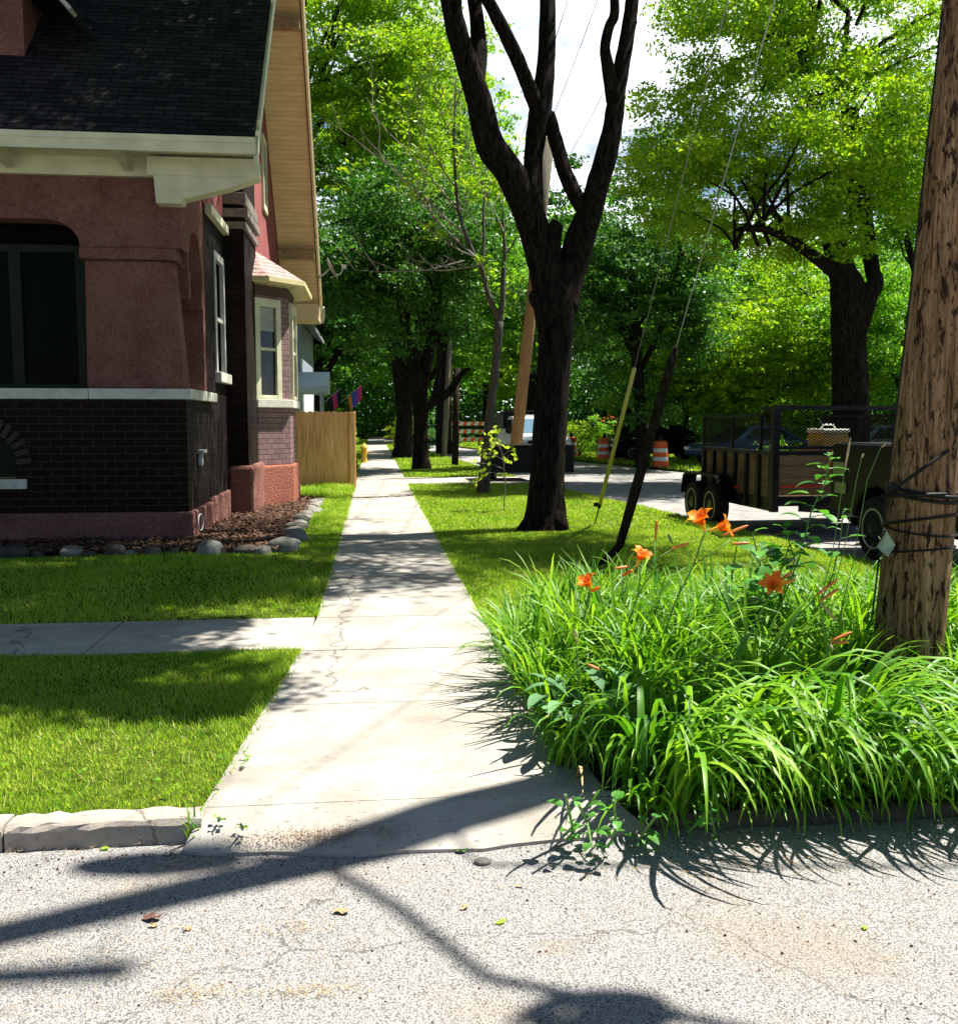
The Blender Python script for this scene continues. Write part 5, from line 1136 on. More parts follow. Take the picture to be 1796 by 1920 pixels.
def pickup(name, label, loc, rz, paint, L=5.5, Wd=1.95, dump=False, windshield='glass'):
    """local: X across, -Y is the front; origin at ground centre"""
    r = thing(name, label, 'truck' if dump else 'pickup truck', loc, rz); h = Wd / 2; wr_ = .39; fy, ry = -L / 2 + .95, L / 2 - 1.15
    def arch(yc, rr=.47, n=9): return [(yc + rr * math.cos(t), .42 + rr * math.sin(t)) for t in np.linspace(0, math.pi, n)]
    low = [(L / 2 - .03, .48)] + [(ry + .47, .48)] + arch(ry)[1:-1] + [(ry - .47, .48), (fy + .47, .40)] + arch(fy)[1:-1] + [(fy - .47, .48), (-L / 2 + .04, .50), (-L / 2, .75), (-L / 2 + .06, 1.02), (-L / 2 + .35, 1.12), (-L / 2 + 1.45, 1.20), (L / 2 - 2.0, 1.22), (L / 2 - 2.0, 1.40), (L / 2 - .05, 1.40), (L / 2, 1.0)]
    mb = MB(); mb.prism([(-h, y_, z_) for y_, z_ in low], (2 * h, 0, 0)); mb.build('body', M[paint], r, local=True, bevel=.045)
    # cab
    c0, c1 = -L / 2 + 1.40, L / 2 - 1.98
    cab = [(c0, 1.19), (c0 + .62, 1.80), (c0 + .85, 1.86), (c1 - .18, 1.86), (c1, 1.76), (c1, 1.19)]
    mb = MB(); ib = .10
    vs = [(-h + .03 + (ib if z_ > 1.5 else 0), y_, z_) for y_, z_ in cab] + [(h - .03 - (ib if z_ > 1.5 else 0), y_, z_) for y_, z_ in cab]; n = len(cab)
    mb.add(vs, [tuple(range(n)), tuple(range(2 * n - 1, n - 1, -1))] + [(i, i + n, (i + 1) % n + n, (i + 1) % n) for i in range(n)])
    mb.build('cab', M[paint], r, local=True, bevel=.03)
    ws = MB(); ws.add([(-h + .14, c0 + .06, 1.235), (h - .14, c0 + .06, 1.235), (h - .22, c0 + .60, 1.765), (-h + .22, c0 + .60, 1.765)], [(0, 1, 2, 3)])
    for v_ in range(4): ws.v[v_] = (ws.v[v_][0], ws.v[v_][1] - .012, ws.v[v_][2] + .012)
    ws.build('windscreen', M[windshield], r, local=True)
    for s in (-1, 1):
        g_ = MB(); xb, xt = s * (h - .018), s * (h - .118)
        g_.prism([(xb, c0 + .25, 1.24), (xb, (c0 + c1) / 2 - .03, 1.24), (xt, (c0 + c1) / 2 - .03, 1.74), (xt, c0 + .72, 1.74)], (s * .006, 0, 0)); g_.prism([(xb, (c0 + c1) / 2 + .04, 1.24), (xb, c1 - .12, 1.24), (xt, c1 - .16, 1.74), (xt, (c0 + c1) / 2 + .04, 1.74)], (s * .006, 0, 0))
        g_.build('side_window', M['glass'], r, local=True)
        MB().box(s * h - .0 if s > 0 else -h - .10, s * h + .10 if s > 0 else -h, c0 + .30, c0 + .36, 1.22, 1.42).build('mirror', M['blackm'], r, local=True, bevel=.01)
        MB().box(s * h - .36 if s > 0 else -h + .04, s * h - .04 if s > 0 else -h + .36, -L / 2 - .01, -L / 2 + .03, .80, .95).build('headlight', M['whiter'], r, local=True)
        MB().box((h - .14) if s > 0 else -h + .02, (h - .02) if s > 0 else -h + .14, L / 2 - .10, L / 2 + .012, .95, 1.30).build('tail_lamp', M['redl'], r, local=True)
        MB().box((h + .001) if s > 0 else -h - .014, (h + .014) if s > 0 else -h - .001, fy - .75, fy - .60, .80, .88).build('marker_lamp', M['amber'], r, local=True)
        for yy in (fy, ry): wheel(r, (s * (h - .11), yy, wr_), wr_, .25, s, .64)
    MB().box(-h + .1, h - .1, -L / 2 - .11, -L / 2 + .02, .45, .62).build('front_bumper', M['blackm'], r, local=True, bevel=.02); MB().box(-h + .38, h - .38, -L / 2 - .012, -L / 2 + .02, .70, 1.0).build('grille', M['blackm'], r, local=True)
    MB().box(-h + .1, h - .1, L / 2 - .01, L / 2 + .12, .48, .62).build('rear_bumper', M['rim'], r, local=True, bevel=.02)
    MB().box(-h + .12, h - .12, L / 2 - 1.9, L / 2 - .1, 1.401, 1.408).build('bed_cover', M['blackm'], r, local=True)
    if dump:
        mb = MB(); mb.prism([(-h - .02, c1 + .06, 1.42), (-h - .02, c1 + .06, 2.05), (-h - .02, c1 - .35, 2.10), (-h - .02, c1 - .35, 2.04), (-h - .02, c1 + .02, 1.98), (-h - .02, L / 2 + .2, 1.98), (-h - .02, L / 2 + .2, 1.42)], (2 * h + .04, 0, 0)); mb.build('dump_body', M['blackm'], r, local=True)
        MB().box(-.3, .3, c0 + 1.0, c0 + 1.2, 1.862, 1.93).build('beacon', M['whiter'], r, local=True)
    return r
pk = pickup('pickup_truck', 'glossy black pickup half hidden behind the near wooden pole, towing the trailer', (6.99, 9.35, ROADZ), math.radians(1.0), 'blackp')
# reflectors and amber lamp on its near side, as seen beside the pole
for (yy, z0_, z1_) in ((2.48, .98, 1.16), (2.42, .76, .9)): MB().box(-.995, -.978, yy - .14, yy + .14, z0_, z1_).build('side_reflector', M['limepl'], pk, local=True, bevel=.004)
MB().box(-.996, -.978, .98, 1.12, 1.0, 1.16).build('side_lamp', M['amber'], pk, local=True, bevel=.01)
tk = pickup('dump_truck', 'white dump truck with blue lit windscreen partly behind the big dark trunk', (6.05, 36.6, ROADZ), math.radians(0), 'whitep', dump=True, windshield='glassb')
# low black trailer in front of it
bt = thing('box_trailer', 'low black steel trailer with a flat top standing before the white truck', 'trailer', (4.35, 25.6, 0))
p0, p1 = P(914, 870, 25.6).x, 5.4
mb = MB(); mb.box(p0, p1, 25.6, 27.2, .22, .92)
mb.build('box', M['blackm'], bt, bevel=.02)
mb = MB(); mb.box(p0 - .02, p1 + .02, 25.56, 27.24, .925, .96); 
for k in range(5): xx = p0 + .1 + k * (p1 - p0 - .2) / 4; mb.box(xx - .03, xx + .03, 25.56, 25.598, .22, .92)
mb.build('rim', M['blackm'], bt)
for xx in (p0 + .25, p1 - .25):
    t = MB(); t.lathe([(.2, -.09), (.26, -.06), (.26, .06), (.2, .09)], (xx, 26.4, .26), 20, axis='X'); t.build('wheel', M['tyre'], bt)
def car(name, label, loc, rz, paint, L=4.5, Wd=1.78):
    r = thing(name, label, 'car', loc, rz, 'cars parked in the distance'); h = Wd / 2; fy, ry = -L / 2 + .85, L / 2 - .85
    def arch(yc, rr=.38, n=7): return [(yc + rr * math.cos(t), .33 + rr * math.sin(t)) for t in np.linspace(0, math.pi, n)]
    low = [(L / 2 - .05, .3), (ry + .38, .3)] + arch(ry)[1:-1] + [(ry - .38, .25), (fy + .38, .25)] + arch(fy)[1:-1] + [(fy - .38, .3), (-L / 2 + .03, .35), (-L / 2, .6), (-L / 2 + .2, .78), (-L / 2 + 1.1, .92), (L / 2 - .8, .95), (L / 2 - .05, .9), (L / 2, .6)]
    MB().prism([(-h, y_, z_) for y_, z_ in low], (2 * h, 0, 0)).build('body', M[paint], r, local=True, bevel=.05)
    top = [(-L / 2 + 1.05, .91), (-L / 2 + 1.8, 1.40), (-L / 2 + 2.2, 1.46), (L / 2 - 1.4, 1.43), (L / 2 - .6, .94)]; n = 5
    for nm, mt, ins, dz_ in (('cab', paint, .0, 0),):
        vs = [(-h + (.04 if z_ < 1 else .2), y_, z_) for y_, z_ in top] + [(h - (.04 if z_ < 1 else .2), y_, z_) for y_, z_ in top]
        MB().add(vs, [tuple(range(n)), tuple(range(2 * n - 1, n - 1, -1))] + [(i, i + n, (i + 1) % n + n, (i + 1) % n) for i in range(n)]).build(nm, M[mt], r, local=True, bevel=.03)
    g_ = MB().add([(-h + .1, -L / 2 + 1.14, .95), (h - .1, -L / 2 + 1.14, .95), (h - .24, -L / 2 + 1.75, 1.38), (-h + .24, -L / 2 + 1.75, 1.38)], [(0, 1, 2, 3)]); g_.v = [(a, b - .012, c + .012) for a, b, c in g_.v]; g_.build('windscreen', M['glass'], r, local=True)
    for s in (-1, 1):
        MB().prism([(s * (h - .03), -L / 2 + 1.45, .98), (s * (h - .03), L / 2 - 1.0, .98), (s * (h - .18), L / 2 - 1.5, 1.36), (s * (h - .18), -L / 2 + 1.95, 1.36)], (s * .012, 0, 0)).build('side_window', M['glass'], r, local=True)
        MB().box(s * h - .35 if s > 0 else -h + .05, s * h - .05 if s > 0 else -h + .35, -L / 2 - .01, -L / 2 + .04, .56, .68).build('headlight', M['whiter'], r, local=True)
        for yy in (fy, ry): wheel(r, (s * (h - .08), yy, .31), .31, .19, s, .64)
    return r
car('parked_car', 'blue car in the yard seen through the trailer side mesh', (13.8, 34.2, 0), math.radians(-78), 'bluep')
car('parked_car', 'silver car behind the front mesh of the trailer', (18.2, 33.5, 0), math.radians(-80), 'silverp')
car('parked_car', 'dark car parked in tree shade left of the trailer top', (11.9, 40.8 - 1.2, 0), math.radians(-85), 'blackp')
car('parked_car', 'dark distant car at the very end of the sidewalk', (.35, 120, 0), math.radians(90), 'blackp')
car('parked_car', 'silver car in the far distance under the trees above the street bend', (5.2, 75, ROADZ), math.radians(10), 'silverp')

# ------------------------------------------------------------------ the lily bed
def strap(mb_v, mb_f, base, az, L, w, el, droop, roll=0.0, nseg=8, vfold=.25, tipw=.05):
    """one arching strap leaf with a folded midrib"""
    p = np.array(base, float); b0 = len(mb_v); d_el = el
    side = np.array([-math.sin(az), math.cos(az), 0]); pts = []
    for i in range(nseg + 1):
        t = i / nseg
        e_ = el - droop * (t ** 1.8); d = np.array([math.cos(e_) * math.cos(az), math.cos(e_) * math.sin(az), math.sin(e_)])
        nrm = np.array([-math.sin(e_) * math.cos(az), -math.sin(e_) * math.sin(az), math.cos(e_)])
        ww = w * (.55 + .6 * t if t < .4 else .80 * (1 - (t - .4) / .6) ** .7 + .0) * .5 * 1.15
        ww = max(ww, w * tipw * .3); sd_ = side * math.cos(roll * t) + nrm * math.sin(roll * t)
        mb_v.append(p - sd_ * ww + nrm * ww * vfold); mb_v.append(p.copy()); mb_v.append(p + sd_ * ww + nrm * ww * vfold)
        p = p + d * L / nseg
    for i in range(nseg):
        a = b0 + i * 3; mb_f.append((a, a + 1, a + 4, a + 3)); mb_f.append((a + 1, a + 2, a + 5, a + 4))
def clump_mesh(name, n, Lr, w, elr, dr, spread, mat, seed, bias=None):
    R = random.Random(seed); V = []; Fq = []
    for i in range(n):
        az = R.uniform(0, 2 * math.pi)
        if bias is not None and R.random() < .45: az = bias + R.gauss(0, .7)
        rr = spread * R.random() ** .6; b = (rr * math.cos(az), rr * math.sin(az), 0)
        strap(V, Fq, b, az + R.gauss(0, .25), R.uniform(*Lr), w * R.uniform(.7, 1.15), math.radians(R.uniform(*elr)), R.uniform(*dr), R.uniform(-.5, .5))
    return V, Fq
GRP = 'daylilies in the kerbside bed'
lib = []
for s in range(7):
    V, Fq = clump_mesh('daylily', 54, (.50, .92), .032, (64, 89), (.6, 2.4), .12, None, 40 + s, bias=-1.0 if s % 3 else None)
    me_o = mesh_np('daylily_plant', V, [Fq], M['lily'], None, smooth=True); lib.append(me_o)
for s in range(4):
    Rf = random.Random(90 + s); V, Fq = [], []
    for i in range(40):
        az = -1.25 + Rf.gauss(0, .8); rr = .12 * Rf.random() ** .5; a2 = Rf.uniform(0, 6.28)
        strap(V, Fq, (rr * math.cos(a2), rr * math.sin(a2), 0), az, Rf.uniform(.55, .95), .034 * Rf.uniform(.7, 1.1), math.radians(Rf.uniform(55, 86)), Rf.uniform(2.3, 3.3), Rf.uniform(-.5, .5), nseg=9)
    lib.append(mesh_np('daylily_plant', V, [Fq], M['lily'], None, smooth=True))
used = [False] * 11
def place_lily(x, y, sc, rz, label, z=0.0):
    i = 7 + random.randrange(4) if (y < 4.55 or (x < 1.3 and random.random() < .0)) else random.randrange(7)
    if not used[i]: o = lib[i]; used[i] = True
    else: o = lib[i].copy(); COL.objects.link(o)
    o.location = (x, y, z); o.rotation_euler = (0, 0, rz); o.scale = (sc, sc, sc * random.uniform(.9, 1.1)); tag(o, label, 'daylily', GRP); return o
def inbed(x, y): return (x > .98 + .02 * (y - 4)) and y > 3.98 and y < 7.4
pts = []; tries = 0
while len(pts) < 190 and tries < 15000:
    tries += 1; x = random.uniform(.86, 4.8); y = random.uniform(3.80, 7.1)
    if (x - .7) / y > .62 or (x < 1.2 and y < 4.15): continue
    if (x - 2.90) ** 2 + (y - 4.90) ** 2 < .27 ** 2: continue
    if x < 1.25 and y > 6.6: continue
    if all((x - a) ** 2 + (y - b) ** 2 > .235 ** 2 for a, b in pts): pts.append((x, y))
for x, y in pts:
    back = y > 6.0
    sc = .98 - .20 * (y > 5.9) - (.20 if x > 2.3 and y < 5.0 else 0) - (.22 if x < 1.15 else 0) + (.06 if y < 4.3 else 0)
    if y < 4.4: lab = 'daylily clump in the front row whose strap leaves droop over the kerb'
    elif x < 1.3: lab = 'daylily clump at the edge of the sidewalk'
    elif back: lab = 'daylily clump in the rear of the bed next to the verge grass'
    else: lab = 'daylily clump in the middle of the bed'
    place_lily(x, y, sc * random.uniform(.82, 1.08), random.uniform(-.7, .7), lab)
for i in range(11):
    if not used[i]: place_lily(1.8 + .2 * i, 5.5, .9, 0, 'daylily clump in the middle of the bed')
V, Fq = [], []; R = random.Random(31)
for i in range(70):
    x = R.uniform(.85, 4.2); y = R.uniform(3.82, 6.2); strap(V, Fq, (x, y, .02), R.uniform(-2.6, -.4), R.uniform(.3, .6), .018, math.radians(R.uniform(30, 80)), R.uniform(1.5, 3.0), R.uniform(-1, 1))
o = mesh_np('dry_lily_leaves', V, [Fq], M['lilyb'], None, smooth=True); tag(o, 'dried brown lily leaves lying among the green clumps', 'dry leaves', kind='stuff')
V, Fq = [], []; R = random.Random(77)
for i in range(620):
    strap(V, Fq, (R.uniform(1.02, 4.1), R.uniform(3.76, 3.92), .0), R.uniform(-2.7, -.4), R.uniform(.20, .42), R.uniform(.014, .028), math.radians(R.uniform(15, 75)), R.uniform(1.4, 3.0), R.uniform(-.6, .6), nseg=6)
o = mesh_np('kerb_edge_leaves', V, [Fq], M['lily'], None, smooth=True); tag(o, 'short tangled leaves spilling from the lily bed over the dark kerb', 'leaves', kind='stuff')
# bed soil
sheet('bed_soil', [(.90, 3.88), (5.6, 3.88), (5.6, 7.3), (.90, 7.3)], .006, plain('dark_bed_soil', (.03, .02, .014), .95, var=.5, scale=30))  # near-black soil tone over the whole bed

# blooms
def petal(V, Fq, c, axis, ang, L, w, open_=1.0):
    """recurving petal around axis (unit Vector)"""
    ax = Vector(axis).normalized(); u = ax.orthogonal().normalized(); v_ = ax.cross(u); r = u * math.cos(ang) + v_ * math.sin(ang); s = ax.cross(r); b0 = len(V); n = 7
    p = Vector(c)
    for i in range(n + 1):
        t = i / n; th = .30 + open_ * 1.95 * t ** 2.0; d = ax * math.cos(th) + r * math.sin(th); nn = ax * math.sin(th) - r * math.cos(th)
        ww = w * .5 * math.sin(math.pi * min(1, .10 + .9 * t) ** 1.15) + .001; wav = .004 * math.sin(9 * t + ang)
        V.append(p - s * ww + nn * (ww * .25 + wav)); V.append(p.copy()); V.append(p + s * ww + nn * (ww * .25 - wav)); p = p + d * L / n
    for i in range(n):
        a = b0 + 3 * i; Fq.append((a, a + 1, a + 4, a + 3)); Fq.append((a + 1, a + 2, a + 5, a + 4))
def bloom(parent, c, axis, L=.085, w=.034, op=1.0):
    V, Fq = [], []
    for k in range(6): petal(V, Fq, c, axis, k * math.pi / 3 + .2, L * (1.0 if k % 2 else .93), w if k % 2 else w * .7, op)
    b = mesh_np('bloom', [tuple(q) for q in V], [Fq], M['petal'], parent, smooth=True)
    ax = Vector(axis).normalized(); c = Vector(c)
    th = MB().tube([c - ax * .03, c + ax * .005, c + ax * .02], [.006, .011, .014], 8); th.build('throat', M['throat'], b)
    st = MB()
    for k in range(6):
        a = k * 1.05; u = ax.orthogonal().normalized(); v_ = ax.cross(u); d = (ax + (u * math.cos(a) + v_ * math.sin(a)) * .35).normalized(); st.tube([c + ax * .01, c + d * .045, c + d * .07 + Vector((0, 0, .004))], [.0014, .0012, .002], 4)
    st.build('stamens', M['bud'], b)
    return b
def bud(parent, a, d, L=.07, r=.009, mat='bud'):
    a = Vector(a); d = Vector(d).normalized(); MB().tube([a, a + d * L * .25, a + d * L * .65, a + d * L * .92, a + d * L], [r * .45, r * .8, r, r * .7, r * .2], 8).build('bud', M[mat], parent, smooth=True)
def flowering(label, base, stem_px, Yt, blooms, buds, stems=()):
    root = thing('flowering_daylily', label, 'daylily flower', base, 0, 'flowering daylily stalks')
    pts = [Vector(base)] + [P(x, y, Yt) for x, y in stem_px]
    st = MB().tube(pts, [.0055] + [.0042] * (len(pts) - 2) + [.003], 6)
    for s in stems: st.tube([P(x, y, Yt + dy) for x, y, dy in s], .0026, 5)
    st.build('flower_stalk', M['stalk'], root, smooth=True)
    for (x, y, dy, ax, sc) in blooms: bloom(root, P(x, y, Yt + dy), ax, .125 * sc, .060 * sc)
    for (x, y, dy, x2, y2, m_) in buds:
        a = P(x, y, Yt + dy); b_ = P(x2, y2, Yt + dy - .02); bud(root, a, b_ - a, (b_ - a).length, .0085, m_)
    return root
flowering('tallest double orange daylily bloom standing in front of the trailer wheels', (1.42, 5.05, 0), [(1265, 1130), (1300, 1060), (1316, 1010), (1328, 990)], 4.75,
 [(1318, 988, 0, (-.45, -.25, .85), 1.0), (1340, 992, -.04, (.85, -.35, .35), .9)],
 [(1352, 1005, 0, 1402, 985, 'bud'), (1370, 1020, 0, 1404, 1018, 'bud'), (1258, 1030, 0, 1292, 1018, 'bud'), (1228, 1015, .05, 1231, 975, 'bud'), (1260, 1020, 0, 1252, 1000, 'stalk')], [[(1300, 1060, 0), (1345, 1030, 0), (1370, 1012, 0)], [(1240, 1100, 0), (1225, 1050, .03), (1228, 1012, .05)], [(1210, 1070, 0), (1235, 1045, 0), (1260, 1030, 0)]])
flowering('small red orange daylily bloom just below the dark leaning guard', (1.28, 5.3, 0), [(1195, 1120), (1200, 1080), (1198, 1060)], 4.95, [(1196, 1054, 0, (.25, -.35, .8), .85)], [(1180, 1062, 0, 1153, 1066, 'bud'), (1188, 1068, 0, 1165, 1080, 'petal')])
flowering('yellowish orange bloom farthest left at the back of the lily bed', (1.05, 5.5, 0), [(1085, 1200), (1100, 1140), (1106, 1108)], 5.1, [(1107, 1102, 0, (-.5, -.25, .7), .85)], [(1108, 1110, 0, 1124, 1100, 'petal')])
flowering('red orange bloom facing the camera left of the near wooden pole', (1.9, 4.8, 0), [(1380, 1240), (1410, 1180), (1440, 1120), (1448, 1105)], 4.4, [(1448, 1104, 0, (-.25, -.62, .45), .9)], [(1458, 1092, 0, 1484, 1072, 'bud'), (1462, 1098, .02, 1490, 1085, 'bud')])
flowering('pair of closed orange buds between the red bloom and the wooden pole', (2.1, 4.9, 0), [(1440, 1220), (1490, 1160), (1525, 1125)], 4.5, [], [(1528, 1118, 0, 1570, 1085, 'bud'), (1535, 1128, 0, 1572, 1103, 'bud'), (1538, 1130, 0, 1568, 1165, 'straw')])
flowering('withered orange bud drooping low in front of the wooden pole', (2.15, 4.6, 0), [(1540, 1290), (1550, 1230), (1556, 1205)], 4.2, [], [(1556, 1203, 0, 1596, 1185, 'bud'), (1560, 1206, 0, 1588, 1204, 'bud'), (1556, 1206, 0, 1560, 1220, 'straw')])
flowering('spent brown and orange bud low at the left of the lily bed', (.98, 5.0, 0), [(1086, 1320), (1083, 1260), (1080, 1200)], 4.5, [], [(1100, 1245, 0, 1124, 1256, 'bud'), (1082, 1205, 0, 1078, 1180, 'straw')])

# iris clump with stiff blades
V, Fq = [], []
R = random.Random(3)
for i in range(44):
    x = R.uniform(-.22, .30); y = R.uniform(-.25, .25); strap(V, Fq, (x, y, 0), R.choice((0, math.pi)) + R.gauss(0, .5), R.uniform(.32, .50), .036, math.radians(R.uniform(74, 89)), R.uniform(.05, .35), R.uniform(-.3, .3), vfold=.1)
o = mesh_np('iris_plant', V, [Fq], M['iris'], None, smooth=True); o.location = (1.18, 6.85, 0); tag(o, 'upright blue green iris blades at the back left corner of the bed', 'iris')
V, Fq = [], []
for i in range(16):
    strap(V, Fq, (R.uniform(-.6, .6), R.uniform(-.2, .2), 0), R.uniform(0, 6.28), R.uniform(.6, .85), .030, math.radians(R.uniform(76, 89)), R.uniform(.05, .3), vfold=.1)
o = mesh_np('iris_plant', V, [Fq], M['iris'], None, smooth=True); o.location = (1.9, 6.3, 0); tag(o, 'tall dark iris blades standing among the daylilies behind the red blooms', 'iris')
V, Fq = [], []
for bx, by, az, L, el, dr in [(2.30, 4.55, .9, .72, 76, .1), (2.36, 4.6, 2.0, .80, 80, .15), (1.75, 4.4, 1.0, .70, 78, .2)]: strap(V, Fq, (bx - 2.3, by - 4.55, 0), az, L, .036, math.radians(el), dr, vfold=.1)
o = mesh_np('iris_plant', V, [Fq], M['lily'], None, smooth=True); o.location = (2.3, 4.55, 0); tag(o, 'few broad upright blades in front of the wooden pole', 'iris')

# broad leaved plants
def oval_leaf(V, Fq, base, az, el, L, w, droop=.6, cup=.25, heart=False):
    p = np.array(base, float); b0 = len(V); n = 7; side = np.array([-math.sin(az), math.cos(az), 0])
    for i in range(n + 1):
        t = i / n; e_ = el - droop * t; d = np.array([math.cos(e_) * math.cos(az), math.cos(e_) * math.sin(az), math.sin(e_)]); nrm = np.array([-math.sin(e_) * math.cos(az), -math.sin(e_) * math.sin(az), math.cos(e_)])
        ww = w * .5 * ((math.sin(math.pi * t ** (.55 if heart else .8))) ** .8 if 0 < t < 1 else .02)
        V.append(p - side * ww + nrm * ww * cup); V.append(p.copy()); V.append(p + side * ww + nrm * ww * cup); p = p + d * L / n
    for i in range(n):
        a = b0 + 3 * i; Fq.append((a, a + 1, a + 4, a + 3)); Fq.append((a + 1, a + 2, a + 5, a + 4))
def leafy(name, label, cat, stems, mat, leafL, leafW, n_per, seed, heart=False, petiole=.05):
    """stems: lists of world points"""
    R = random.Random(seed); root = thing(name, label, cat, tuple(stems[0][0])); st = MB(); V, Fq = [], []
    for pts in stems:
        pts = [Vector(p) for p in pts]; st.tube(pts, [.006 * (1 - .6 * i / len(pts)) for i in range(len(pts))], 6); n = n_per
        for k in range(n):
            t = .12 + .88 * k / max(1, n - 1); f = t * (len(pts) - 1); i = min(int(f), len(pts) - 2); q = pts[i].lerp(pts[i + 1], f - i); az = k * 2.4 + R.gauss(0, .4); el = R.uniform(-.1, .7)
            sc = R.uniform(.7, 1.15) * (1 - .45 * t ** 2); pe = petiole * sc; e = q + Vector((math.cos(az) * math.cos(el), math.sin(az) * math.cos(el), math.sin(el))) * pe
            st.tube([q, e], .0022, 4); oval_leaf(V, Fq, tuple(e), az, el, leafL * sc, leafW * sc, R.uniform(.4, 1.1), .2, heart)
    st.build('stem', M['stalk'], root); mesh_np('leaves', [tuple(v) for v in V], [Fq], M[mat], root, smooth=True); return root
leafy('broad_leaf_weed', 'tall weed with oval bright leaves and a pale tip in front of the black pickup', 'weed', [[(2.30, 5.6, 0), P(1500, 1040, 5.5), P(1520, 960, 5.5), P(1548, 900, 5.45), P(1556, 850, 5.4)], [(2.30, 5.6, 0), P(1490, 1050, 5.5), P(1470, 990, 5.45)]], 'lilyd', .15, .09, 26, 2)
leafy('broad_leaf_weed', 'bushy plant with large heart shaped leaves left of the tall weed', 'weed', [[(2.05, 5.6, 0), P(1425, 1060, 5.4), P(1410, 1000, 5.35)], [(2.1, 5.6, 0), P(1460, 1080, 5.4), P(1480, 1020, 5.3)], [(2.0, 5.5, 0), P(1430, 1110, 5.2), P(1420, 1080, 5.2)]], 'lilyd', .19, .15, 11, 9, True)
leafy('broad_leaf_weed', 'weed with wide leaves standing against the left side of the wooden pole', 'weed', [[(2.45, 5.5, 0), P(1560, 1080, 5.3), P(1575, 1010, 5.3), P(1580, 960, 5.25)]], 'lilyd', .12, .08, 9, 12)
leafy('creeping_weed', 'trailing weed with round leaves hanging over the kerb onto the asphalt', 'weed', [[G(1085, 1510, .15), G(1100, 1540, .02), G(1110, 1590, ROADZ + .05)], [G(1150, 1500, .2), G(1155, 1550, .05), G(1140, 1590, ROADZ + .04)], [G(1230, 1530, .1), G(1200, 1570, ROADZ + .05), G(1215, 1595, ROADZ + .03)], [G(1060, 1490, .2), G(1075, 1560, .0), G(1060, 1575, ROADZ + .05)]], 'lilyd', .065, .05, 9, 5, True, .03)
leafy('creeping_weed', 'small three leaved weed under the lilies right of the trailing weed', 'weed', [[G(1330, 1520, .1), G(1290, 1560, ROADZ + .06)], [G(1330, 1520, .1), G(1340, 1565, ROADZ + .05)]], 'lilyd', .05, .035, 8, 6, False, .02)
# rosette with felted leaves at the corner of the bed
V, Fq = [], []
for k in range(46):
    az = k * 2.4; oval_leaf(V, Fq, (R.uniform(-.22, .22), R.uniform(-.15, .3), R.uniform(.05, .3)), az if R.random() < .5 else -2.2 + R.gauss(0, .9), R.uniform(.1, 1.1), R.uniform(.14, .24), R.uniform(.05, .075), R.uniform(.5, 1.3), .3)
o = mesh_np('lambs_ear_plant', [tuple(v) for v in V], [Fq], m_leaf('felted_leaf', (.05, .14, .05), (.09, .22, .08), (.14, .32, .12), .2, .7, 2.5), None, smooth=True); o.location = (1.02, 4.45, 0); tag(o, 'plant with broad soft leaves at the sidewalk corner of the lily bed', 'plant')
V, Fq = [], []
for k in range(60):
    oval_leaf(V, Fq, (R.uniform(-.10, .16), R.uniform(-.9, .9), R.uniform(.03, .3)), math.pi + R.gauss(0, .8), R.uniform(.0, 1.0), R.uniform(.12, .22), R.uniform(.03, .05), R.uniform(.5, 1.3), .3)
o = mesh_np('low_leafy_plant', [tuple(v) for v in V], [Fq], M['lily'], None, smooth=True); o.location = (.95, 5.6, 0); tag(o, 'low leafy edging plant spilling onto the right edge of the sidewalk', 'plant')
# seed stalks
for (bx, by, pts_, lab) in [(2.4, 5.2, [(1560, 1040), (1580, 900), (1594, 820)], 'tall grass seed stalk left of the black wheel'), (2.45, 5.2, [(1580, 1040), (1605, 900), (1614, 860), (1618, 850)], 'tall grass seed stalk crossing the black wheel'), (2.55, 5.2, [(1600, 1050), (1625, 900), (1650, 840), (1660, 832)], 'tall grass seed stalk arching toward the wooden pole')]:
    r_ = thing('grass_seed_stalk', lab, 'grass stalk', (bx, by, 0), 0, 'tall grass stalks beside the pole'); q = [Vector((bx, by, 0))] + [P(x, y, 4.8) for x, y in pts_]
    MB().tube(q, .0022, 5).build('stem', M['stalk'], r_, smooth=True); MB().tube([q[-2].lerp(q[-1], .2), q[-2].lerp(q[-1], .7), q[-1]], [.003, .006, .003], 6, rough=.3).build('seed_head', M['straw'], r_)
# weed at the left kerb end
V, Fq = [], []
for k in range(16): strap(V, Fq, (R.uniform(-.03, .03), R.uniform(-.02, .02), 0), R.uniform(0, 6.28), R.uniform(.10, .20), .010, math.radians(R.uniform(50, 88)), R.uniform(.4, 1.6))
o = mesh_np('kerb_weed', V, [Fq], M['lily'], None, smooth=True); pw = G(368, 1578, ROADZ); o.location = pw; tag(o, 'small yellow green weed growing at the end of the left kerb', 'weed')
leafy('kerb_weed', 'tiny clover like weed on the left edge of the kerb ramp', 'weed', [[G(455, 1555, -.01), G(452, 1545, .03)], [G(410, 1540, 0), G(412, 1532, .03)]], 'lily', .025, .018, 6, 15, False, .015)

